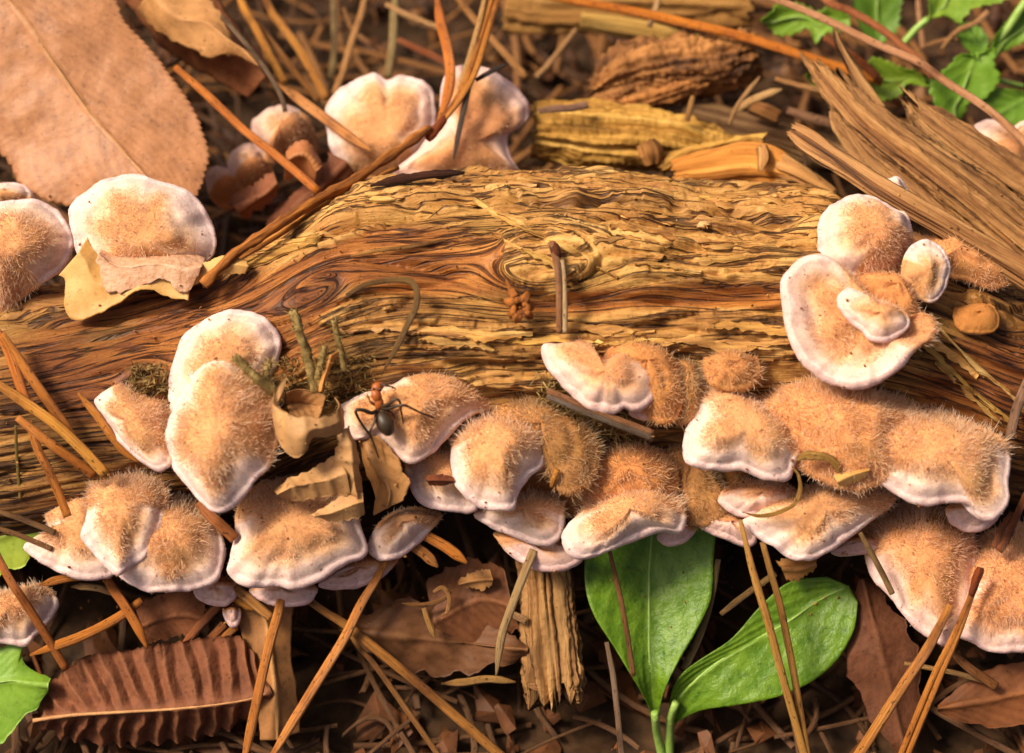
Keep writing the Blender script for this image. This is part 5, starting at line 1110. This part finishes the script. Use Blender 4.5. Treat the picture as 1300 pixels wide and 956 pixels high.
# seed husk
hk = thing('seed_husk', P(660,385,-0.98), 'small crumpled brown seed husk on the log left of the split stick', 'seed husk', None, (1.3,0.85,0.4))
for k in range(11):
    a = k * 2 * np.pi / 11; c = np.array((660, 390.0)); rr = 17 + 5 * math.sin(k * 2.3)
    q = [(c[0] + 3 * math.cos(a), c[1] + 3 * math.sin(a)), (c[0] + rr * .6 * math.cos(a + .15), c[1] + rr * .7 * math.sin(a + .15)), (c[0] + rr * math.cos(a + .1), c[1] + rr * 1.05 * math.sin(a + .1))]
    tube('scale', path3(q, [-1.0, -1.13, -1.0], n=8), np.array([0.03,0.045,0.06,0.065,0.06,0.05,0.04,0.02]), M_BARK, hk, seg=8, flat=0.4, rough=0.35, seed=k)
tube('stalk', path3([(655,378),(648,366),(643,355)], [-1.05,-1.0,-0.98], n=10), np.linspace(0.06,0.02,10), M_BARK, hk, seg=8, rough=0.4)
# mossy stems left of the ant
def mossy(label, pts, w, d, seed, nh=260, col=(1,1,1)):
    root = thing('mossy_stem', P(*np.asarray(pts[-1], float), float(np.atleast_1d(d)[-1])), label, 'mossy stem', 'mossy stems on the log', col)
    p = path3(pts, d, n=24)
    tube('stem', p, np.linspace(w * 0.8, w, 24) / 200, M_MOSS, root, seg=10, rough=0.5, seed=seed)
    r = np.random.RandomState(int(seed) + 1)
    i = r.randint(0, 23, nh); base = p[i] + r.normal(0, w / 600, (nh, 3))
    tg = norm(p[-1] - p[0]); dv = norm(r.normal(0, 1, (nh, 3)) - tg * 0.5); L = r.uniform(0.06, 0.2, nh)[:, None]
    sv = norm(np.cross(dv, r.normal(0, 1, (nh, 3)))) * 0.006
    V = np.stack([base - sv, base + sv, base + dv * L], 1).reshape(-1, 3)
    f = mesh_obj('moss_hair', V, [np.arange(nh * 3).reshape(-1, 3)], M_MOSS, root, z=False); f['kind'] = 'stuff'
mossy('tall mossy stem leaning left of the curled leaf cup', [(372,394),(380,420),(388,445),(394,468),(400,496)], 13, [-1.25,-1.2,-1.1,-1.0,-0.9], 71)
mossy('dark mossy stem lying against the tongue-shaped cap', [(297,453),(310,465),(326,480),(345,494),(358,505)], 13, [-1.35,-1.3,-1.25,-1.15,-1.0], 72, col=(0.7,0.65,0.6))
mossy('short mossy stem between the round cap and the tall one', [(343,460),(338,475),(342,490),(352,500)], 9, [-1.1,-1.1,-1.05,-1.0], 73)
mossy('thin dark mossy stem right of the tall one', [(424,407),(428,428),(434,448),(438,470)], 9, [-1.15,-1.1,-1.0,-0.9], 74)
mossy('leaning mossy stem near the top of the curled leaf cup', [(412,440),(408,460),(404,478),(410,495)], 9, [-1.1,-1.05,-1.0,-0.95], 75)
mossy('mossy root in the hollow right of the humped furry cap', [(705,520),(715,540),(728,555),(738,575)], 18, [-0.5,-0.55,-0.55,-0.4], 76, col=(1.5,1.3,1.1))
leaf_thing('bark_flake', 'small upright orange bark sliver beside the thin mossy stem', 'bark flake', [(412,462),(408,475),(404,488),(404,498)], [(420,450),(416,468),(411,482),(408,497)], [(432,444),(422,462),(416,478),(410,496)], -1.0, -1.08, -1.0, M_TAN, (1,0.8,0.5), rag=0.02, seed=81, nL=30, midrib=False, veins=0, group=None)
# moss tuft ground on log under stems
def tuft(label, region, n, seed, d0):
    r = np.random.RandomState(seed)
    x = r.uniform(region[0], region[2], n); y = r.uniform(region[1], region[3], n)
    base = P(x, y, LOGZ(x, y) + d0); dv = norm(r.normal(0, 1, (n, 3)) - FWD * 0.8); L = r.uniform(0.05, 0.22, n)[:, None]
    sv = norm(np.cross(dv, r.normal(0, 1, (n, 3)))) * 0.010
    V = np.stack([base - sv, base + sv, base + dv * L], 1).reshape(-1, 3)
    o = mesh_obj('moss_tuft', V, [np.arange(n * 3).reshape(-1, 3)], M_MOSS, z=False); o['kind'] = 'stuff'
    tag(o, label, 'moss')
tuft('olive moss growing on the log round the mossy stems', (310, 450, 475, 520), 900, 91, -0.02)
tuft('olive moss in the hollow under the short split stick', (680, 470, 800, 600), 1500, 92, -0.12)
tuft('sparse moss tuft beside the small cap on the left', (165, 462, 215, 500), 300, 93, -0.02)
# fibre rings on the big right cluster
def fibre(label, pts, w, d, col, **kw):
    return needle(label, pts, w, col, d, name='fibre_strip', cat='fibre', group='peeling fibre strips', tip=2, rough=0.5, flat=0.22, **kw)
FB = (0.42, 0.27, 0.07)
fibre('yellow fibre ring curling under the left lobe of the big cluster', [(942,650),(965,655),(990,650),(1008,640),(1016,622),(1014,604),(1005,592)], 6, [-0.7,-0.8,-0.85,-0.95,-1.0,-1.05,-1.05], FB)
fibre('curved yellow fibre strip on the big cluster right of its left lobe', [(1010,585),(1025,578),(1045,580),(1060,588),(1066,600)], 12, [-1.1,-1.2,-1.22,-1.2,-1.15], FB)
leaf_thing('wood_flake', 'crumpled yellow wood flake in the middle of the big right cluster', 'wood flake', [(1058,604),(1070,598),(1085,593),(1102,592)], [(1062,612),(1074,606),(1088,601),(1104,597)], [(1066,618),(1078,613),(1090,609),(1098,606)], -1.05, -1.18, -1.1, M_YFLAP, rag=0.06, wav=0.06, seed=82, nL=40, midrib=False, veins=0, group=None)
# jelly spot, right end of log
jl = bracket('translucent amber jelly blob with a dark pit on the right end of the log', [(1210,400),(1215,382),(1228,370),(1248,370),(1262,385),(1270,408),(1260,422),(1238,424),(1218,418)], -0.10, fuzz=0, H=0.06, rim=0.05, col=(0.62,0.50,0.28), pale=0.0, lump=0.10)
jl['category'] = 'jelly fungus'; jl.name = 'jelly_fungus'; del jl['group']
# red-brown resin drop and scrap on caps
leaf_thing('bark_flake', 'glossy dark red scrap on the furry shelf left of the humped cap', 'bark flake', [(541,604),(550,602),(562,602),(576,604)], [(541,610),(552,610),(564,610),(577,610)], [(545,617),(554,618),(565,617),(576,615)], -0.82, -0.92, -0.84, M_RED, (0.7,0.55,0.5), wav=0.03, rag=0.03, seed=83, nL=30, midrib=False, veins=0, group=None)
needle('tiny straw stub standing right of the humped cap', [(700,618),(704,606),(708,596)], 8, YEL, [-0.75,-0.85,-0.9], tip=0)
needle('tiny reddish scrap in the hollow right of the humped cap', [(693,578),(703,568),(714,562)], 10, (0.40,0.14,0.06), [-0.6,-0.66,-0.66], tip=2, name='bark_flake', cat='bark flake', group=None)

# ------------------------------------------------------------------ needles in front, left
needle('left needle of the pair reaching down from the left edge over the log', [(-4,420),(8,440),(20,472),(30,502),(37,520)], 15, ORG, [-0.75,-0.85,-0.9], tip=0)
needle('right needle of the pair reaching down from the left edge over the log', [(2,424),(17,446),(36,474),(58,505),(80,537),(104,572)], 15, (0.58,0.24,0.035), [-0.8,-0.85,-0.8], tip=1)
needle('speckled yellow-orange needle crossing the pair at the left edge', [(-15,480),(20,503),(68,537),(100,566),(134,602)], 16, YEL, [-0.95,-1.02,-0.95], tip=0)
needle('darker needle with a knobby end below the speckled one', [(22,530),(42,546),(62,562),(90,582),(120,604)], 14, (0.50,0.20,0.035), [-0.85,-0.9,-0.8], tip=0)
needle('orange needle going down to the left furry lobe', [(36,535),(48,570),(64,602),(76,630),(86,656)], 13, (0.55,0.22,0.035), [-0.75,-0.75,-0.7], tip=0)
needle('thin greenish stalk hanging by the left edge', [(20,540),(21,570),(23,600),(26,634)], 5, (0.30,0.25,0.07), [-0.7,-0.5,-0.3], tip=0, name='thin_stem', cat='stem', group='thin stems')
needle('tapered orange needle on the left rim of the small cap', [(178,588),(160,575),(145,558),(125,530),(110,512),(99,499)], 12, (0.60,0.26,0.04), [-0.72,-0.8,-0.72], tip=2)
tq = thing('twig_bit', P(185,545,-0.8), 'reddish-brown twig stub lying on the small left cap', 'twig', 'small twigs', (0.30,0.12,0.07))
pq = path3([(160,522),(172,530),(185,543),(198,561),(212,584)], [-0.85,-0.92,-0.95,-0.95,-0.9], n=20)
tube('bark', pq, np.array([0.04,0.07,0.075] + [0.062] * 17), M_NEEDLE, tq, seg=10, rough=0.25)
tube('bud', pq[:4] - RIGHT * 0.01 + UP * 0.02, np.array([0.03,0.055,0.05,0.03]), M_BARK, tq, seg=8, rough=0.4).color = (1.6, 1.0, 0.6, 1)
needle('short orange needle coming out below the left mound', [(128,722),(142,745),(159,770),(175,797),(187,824)], 15, (0.58,0.22,0.035), [-0.05,-0.1,-0.05], tip=1)
needle('blunt orange needle lying slanted above the pleated leaf', [(180,762),(150,784),(110,805),(70,820),(38,832)], 15, (0.60,0.24,0.03), [0.05,-0.1,-0.1], tip=1)
needle('small orange needle tip under the left mound', [(125,732),(100,732),(75,736),(50,743)], 13, (0.50,0.20,0.03), [-0.02,-0.05,-0.05], tip=1)
needle('pale straw bit beside the small needle tip', [(90,745),(110,745),(130,748),(145,756)], 11, (0.42,0.28,0.13), 0.1, tip=2)
needle('rusty needle crossing the fungus at the left edge', [(-8,695),(12,735),(34,768),(58,806),(84,850)], 13, (0.46,0.17,0.035), [-0.35,-0.4,-0.2,0.0], tip=0)
needle('upper of two thin brown twigs at the left edge', [(-10,648),(20,656),(45,666),(70,676)], 9, (0.20,0.12,0.05), [-0.3,-0.4,-0.5], tip=0, name='twig', cat='twig', group='small twigs')
needle('lower of two thin brown twigs at the left edge', [(-10,668),(20,678),(45,688),(66,697)], 8, (0.22,0.12,0.05), [-0.2,-0.3,-0.4], tip=0, name='twig', cat='twig', group='small twigs')
needle('thick red-brown needle between tongue-shaped cap and wide cap', [(252,638),(268,655),(282,668),(298,684)], 17, (0.38,0.14,0.04), [-0.55,-0.62,-0.55], tip=0)
needle('needle pointing straight down from under the wide furry cap', [(361,740),(354,775),(343,815),(331,866),(306,985)], 15, (0.58,0.24,0.045), [-0.08,-0.15,-0.15,-0.1], tip=1, base=0.9)
needle('forked tan needle stub left of the downward needle', [(288,740),(305,752),(325,768),(344,784)], 15, (0.52,0.28,0.09), [0.05,-0.05,-0.02], tip=0, split=False)
needle('short orange needle stub below the forked one', [(292,756),(308,766),(322,775)], 11, (0.55,0.25,0.04), [0.1,0.05,0.05], tip=1)
needle('dotted amber needle running from the wide cap to the bottom edge', [(378,752),(410,775),(440,794),(480,826),(531,868),(665,985)], 15, (0.40,0.20,0.045), [0.1,0.02,0.02,0.05], tip=0)
needle('smooth orange needle with a white fleck leaning from the underlip', [(494,704),(478,735),(460,764),(436,812),(404,864),(330,985)], 15, (0.62,0.27,0.06), [-0.1,-0.15,-0.2,-0.15], tip=1, base=0.6)
needle('thin brown needle forking off the dotted amber one', [(444,805),(462,830),(480,850),(575,985)], 9, (0.30,0.15,0.04), [0.1,0.1,0.1], tip=0)
needle('left of three dark orange needles behind the pleated leaf', [(232,822),(250,798),(262,785),(278,768)], 14, (0.32,0.11,0.03), [0.35,0.3,0.3], tip=0)
needle('middle of three dark orange needles behind the pleated leaf', [(256,822),(270,808),(285,792)], 13, (0.45,0.17,0.03), [0.32,0.28,0.28], tip=0)
needle('right of three dark orange needles behind the pleated leaf', [(276,820),(288,806),(300,795)], 12, (0.46,0.19,0.03), [0.3,0.26,0.26], tip=0)
needle('left blunt orange needle tip below the oblong cap', [(512,680),(524,692),(540,704),(556,720)], 17, (0.44,0.20,0.05), [-0.1,-0.15,-0.18], tip=1, base=1)
needle('right blunt orange needle tip below the oblong cap', [(532,676),(548,684),(570,697),(593,715)], 17, (0.55,0.22,0.03), [-0.1,-0.15,-0.18], tip=1, base=1)
needle('grey-tan weathered needle standing left of the upright wood piece', [(678,698),(668,722),(657,750),(646,780),(636,812),(630,858)], 13, (0.44,0.33,0.17), [-0.25,-0.3,-0.3,-0.2,-0.1], tip=1, base=1)
needle('thin twisted dry tendril in the dark litter', [(510,766),(535,768),(560,762),(575,748)], 7, (0.34,0.18,0.06), 0.2, tip=2, name='thin_stem', cat='stem', group='thin stems')
needle('short curled tan scrap in the dark litter', [(538,772),(544,790),(552,810)], 9, (0.42,0.25,0.08), 0.15, tip=1, name='thin_stem', cat='stem', group='thin stems')
needle('hooked dry tendril next to the light torn scrap', [(550,752),(562,746),(570,758),(568,776),(560,782)], 7, (0.40,0.22,0.08), 0.15, tip=1, name='thin_stem', cat='stem', group='thin stems')
# right
needle('left of the two upright tan needles in front of the second green leaf', [(940,660),(947,690),(955,722),(966,760),(976,792),(996,868),(1030,990)], 12, (0.56,0.33,0.09), [-0.62,-0.6,-0.5,-0.3,-0.1,0.0], tip=0, base=0.5)
needle('right of the two upright tan needles in front of the second green leaf', [(968,688),(978,725),(989,763),(1000,815),(1010,868),(1030,990)], 11, (0.48,0.28,0.08), [-0.4,-0.3,-0.2,-0.05,0.0], tip=0, base=0.8)
needle('left orange needle standing before the dark furry fungus', [(1207,768),(1192,797),(1175,828),(1148,868),(1070,990)], 16, (0.50,0.23,0.045), [-0.55,-0.5,-0.4,-0.2], tip=0, base=0.7)
needle('orange twin needle between the two dark furry lobes', [(1240,735),(1228,770),(1212,810),(1186,866),(1135,990)], 18, (0.55,0.23,0.035), [-0.65,-0.62,-0.5,-0.3], tip=0, split=True)
needle('short olive-grey needle on the left dark furry lobe', [(1092,676),(1104,698),(1117,722),(1133,754)], 9, (0.28,0.20,0.09), [-0.5,-0.5,-0.45], tip=0)
needle('dark red needle rising at the right edge beside the cluster', [(1310,612),(1295,645),(1280,680),(1268,700)], 11, (0.26,0.09,0.03), [-0.6,-0.6,-0.55], tip=0)
needle('second dark red needle just left of the right edge one', [(1285,650),(1272,672),(1262,695)], 10, (0.22,0.08,0.03), [-0.5,-0.5,-0.5], tip=0)
needle('grey-pink stick end at the right photo edge on the log', [(1310,470),(1300,495),(1290,522),(1282,556)], 15, (0.30,0.20,0.15), [-0.5,-0.5,-0.45], tip=0, name='stick', cat='stick', group='small sticks on the log')
needle('thin tan straw at the bottom right under the orange needles', [(1148,842),(1180,848),(1215,855),(1255,866)], 8, (0.46,0.30,0.13), [0.2,0.15,0.15], tip=0)
needle('reddish twig bit at the bottom right corner', [(1210,828),(1228,846),(1245,858),(1265,872)], 14, (0.30,0.14,0.05), [0.1,0.05,0.05], tip=0)
needle('brown stem standing in front of the first green leaf', [(774,700),(782,735),(789,765),(797,810),(804,858)], 8, (0.26,0.14,0.06), [-0.2,-0.1,0.0,0.05], tip=0, name='thin_stem', cat='stem', group='thin stems')
needle('grey stem left of the first green leaf at the bottom', [(770,815),(775,840),(780,870),(792,985)], 9, (0.24,0.17,0.12), [0.1,0.1,0.05], tip=0, name='thin_stem', cat='stem', group='thin stems')
needle('dull olive stalk between the two green leaves', [(912,710),(900,770),(885,815),(868,850)], 12, (0.14,0.11,0.04), [0.35,0.4,0.42], tip=0, name='thin_stem', cat='stem', group='thin stems')
needle('slanting olive straw between the two green leaves', [(915,780),(940,760),(965,742),(985,728)], 10, (0.22,0.15,0.05), [0.45,0.4,0.35], tip=0, name='thin_stem', cat='stem', group='thin stems')
needle('yellowish straw on the soil left of the upright wood piece', [(560,868),(590,866),(620,862),(655,866)], 12, (0.40,0.25,0.08), 0.2, tip=2)
needle('tan twig on the soil behind the grey-tan needle', [(645,778),(655,782),(668,788)], 12, (0.44,0.29,0.15), 0.3, tip=0, name='twig', cat='twig', group='small twigs')

# ------------------------------------------------------------------ crumbs too small to count, lying on log and caps
def specks(label, name, n, seed, mat, col, smin, smax, region):
    r = np.random.RandomState(seed)
    x = r.uniform(region[0], region[2], n); y = r.uniform(region[1], region[3], n)
    c = P(x, y, surf(x, y) - 0.012)
    k = 5; a = np.linspace(0, 2 * np.pi, k, endpoint=False)[None] + r.uniform(0, 6, (n, 1))
    rad = r.uniform(smin, smax, (n, 1)) * r.uniform(0.5, 1.2, (n, k)); st = r.uniform(0.25, 1.0, (n, 1)); th = r.uniform(0, np.pi, (n, 1))
    u = np.cos(a) * rad; v = np.sin(a) * rad * st
    uu = u * np.cos(th) - v * np.sin(th); vv = u * np.sin(th) + v * np.cos(th)
    ring = c[:, None] + uu[..., None] * RIGHT + vv[..., None] * UP - (r.normal(0, 0.01, (n, k)))[..., None] * FWD
    top = c - (r.uniform(0.01, 0.03, n))[:, None] * FWD
    V = np.concatenate([ring, top[:, None]], 1).reshape(-1, 3)
    j = np.arange(k); F = (np.arange(n)[:, None, None] * (k + 1) + np.stack([j, (j + 1) % k, np.full(k, k)], 1)[None]).reshape(-1, 3)
    o = mesh_obj(name, V, [F], mat, attrs={'st': np.zeros((len(V), 3)) + 0.5, 'flow': V}, z=False, smooth=False)
    o['kind'] = 'stuff'; tag(o, label, 'debris', None, col)
specks('dark brown crumbs of soil and bark sprinkled over log and fungi', 'debris_crumbs', 270, 201, M_DARKLEAF, (1.2, 1.0, 0.8), 0.008, 0.028, (0, 230, 1300, 800))
specks('pale tan wood crumbs sprinkled over log and fungi', 'wood_dust', 260, 202, M_TAN, (1.0, 0.9, 0.7), 0.008, 0.03, (0, 230, 1300, 800))

# ------------------------------------------------------------------ the ant
def build_ant():
    """wood ant seen from behind and above: one continuous body; head up left, abdomen down right"""
    def ap(x, y, h):                      # position from the close view; h = height above the fungus
        return P(x, y, float(surf(492, 530)) - 0.05 - h)
    spine = [(497.5,551,.10,.010),(496,549.5,.11,.060),(493,545.5,.13,.092),(489.5,539,.15,.112),(486,533,.15,.102),(482.8,527.5,.14,.074),(481,525,.13,.034),(480.2,523.3,.13,.022),(479.8,521.5,.15,.034),(479.6,520.2,.14,.026),
             (480,518.5,.13,.042),(481,515,.15,.058),(481.2,511,.17,.060),(480,507,.18,.056),(478.4,503.5,.20,.064),(476.8,500,.21,.062),(475.6,497.5,.21,.046),(475.8,495.8,.20,.046),(477,493.8,.19,.064),(479.5,491.5,.17,.070),(482.5,489.8,.15,.056),(486,488.6,.12,.034),(488,488.2,.11,.012)]
    sp_ = np.array(spine); c = catmull(sp_[:, :4], 70)
    d0 = float(surf(492, 530)) - 0.03
    p = P(c[:, 0], c[:, 1], d0 - c[:, 2]); rad = np.maximum(c[:, 3], 0.008) * 0.95
    VV, FF, CC = [], [], []; off = 0
    def add(p, r, seg, col):
        nonlocal off
        n = len(p); tg = norm(np.gradient(p, axis=0)); s = norm(np.cross(tg, norm(EYE - p) + 0.01)); u = norm(np.cross(s, tg))
        a = np.linspace(0, 2 * np.pi, seg, endpoint=False)
        V = p[:, None] + s[:, None] * (np.cos(a) * r[:, None])[..., None] + u[:, None] * (np.sin(a) * r[:, None])[..., None]
        V = np.vstack([V.reshape(-1, 3), p[:1], p[-1:]])
        FF.append((grid_faces(n, seg, True)[:, ::-1] + off))
        j = np.arange(seg)
        for tri in (np.stack([np.full(seg, n * seg), j, (j + 1) % seg, ], 1), np.stack([np.full(seg, n * seg + 1), (n - 1) * seg + (j + 1) % seg, (n - 1) * seg + j], 1)):
            TT.append(tri + off)
        VV.append(V); CC.append(np.concatenate([np.repeat(col, seg), [col[0], col[-1]]])); off += len(V)
    TT = []
    t = np.linspace(0, 1, 70)
    # 0 = black abdomen, 1 = red-orange thorax and head
    add(p, rad, 20, sstep(519.5, 517.5, c[:, 1]) if False else np.where(c[:, 1] < 520.5, 1.0, 0.0))
    def limb(pts, w, col):
        q = catmull(np.array(pts, float), 22)
        pp = P(q[:, 0], q[:, 1], d0 - q[:, 2]); n = len(pp); tt = np.linspace(0, 1, n)
        add(pp, w * (1 - 0.62 * tt) * (1 + 0.25 * np.sin(np.clip(tt * 3, 0, 1) * np.pi)), 7, np.full(n, col))
    # legs: coxa, femur, knee, tibia, foot (third value: height)
    limb([(479,521,.13),(472,524.5,.26),(462,521,.34),(451.5,520.2,.42),(453,527,.30),(461,541,.18),(468,550,.10),(474,562,.03),(479,576,-.02),(481,581,-.05)], .024, 0.0)      # left hind
    limb([(479.5,521.5,.13),(477,531,.22),(473,541,.26),(470,546.5,.24),(470.5,552,.10),(473,557,.02)], .022, 0.15)                                          # left middle
    limb([(483,516.5,.15),(492,513.5,.28),(500,508,.36),(505,507,.36),(508,511,.30),(509,520,.18),(511,531,.06),(511.5,538,.0)], .022, 0.1)                   # right front
    limb([(482,518,.14),(494,518,.24),(505,515,.32),(514,514.5,.34),(522,518,.24),(534,524,.12),(545,528,.04),(551,530.5,.01)], .023, 0.05)                    # right middle
    limb([(476,514,.16),(470,510,.20),(468,505,.14),(466,500,.04)], .018, 0.4)                                                                                 # left front, hidden side
    limb([(484,523,.12),(490,521,.16),(497,524,.12),(501,530,.02)], .018, 0.0)                                                                                 # right hind, short in view
    # feelers
    limb([(484,489.5,.20),(488,489,.26),(493,490.5,.26),(498,491,.24),(502,493.5,.20),(501,496,.16)], .013, 0.25)
    limb([(482,488,.20),(486,487.5,.24),(492,488.6,.22),(497,491.5,.18),(500,494,.14)], .012, 0.25)
    # jaws
    limb([(486,488.5,.12),(489,488.8,.09),(490,490.5,.06)], .022, 0.6)
    V = np.vstack(VV); col = np.concatenate(CC)
    m, n, l, b = newmat('ant_shell')
    a = attr(n, 'part'); r = ramp(n, [(0.0, (0.05, 0.03, 0.015)), (0.35, (0.09, 0.036, 0.014)), (1.0, (0.42, 0.105, 0.02))]); l.new(a.outputs['Fac'], r.inputs[0])
    co = N(n, 'TexCoord'); nz = noise(n, l, co.outputs['Object'], 60.0, 3, 0.6)
    cc = mix(n, l, 'MULTIPLY', 0.4, r.outputs[0], nz.outputs[0]); l.new(cc, b.inputs['Base Color'])
    b.inputs['Roughness'].default_value = 0.45; b.inputs['Specular IOR Level'].default_value = 0.4
    bump(n, l, b, nz.outputs[0], 0.25, 0.01)
    root = thing('ant', P(487, 525, d0), 'red and black wood ant walking on the furry two-lobed fungus', 'ant')
    mesh_obj('body', V, [np.vstack(FF), np.vstack(TT)], m, root, attrs={'part': col}, z=False)
    # compound eyes
    me_, n, l, b = newmat('ant_eye'); b.inputs['Base Color'].default_value = (0.006, 0.005, 0.005, 1); b.inputs['Roughness'].default_value = 0.15
    u_, v_ = np.meshgrid(np.linspace(0, np.pi, 9), np.linspace(0, 2 * np.pi, 12, endpoint=False), indexing='ij')
    for (ex, ey, eh) in ((474.6, 494.5, .235), (482.5, 494.8, .225)):
        c0 = P(ex, ey, d0 - eh)
        S = c0 + (np.sin(u_) * np.cos(v_) * 0.020)[..., None] * RIGHT + (np.sin(u_) * np.sin(v_) * 0.026)[..., None] * UP - (np.cos(u_) * 0.018)[..., None] * FWD
        mesh_obj('eye', S.reshape(-1, 3), [grid_faces(9, 12, True)], me_, root, z=False)
build_ant()

for o in bpy.data.objects:
    if '_loc' in o: del o['_loc']
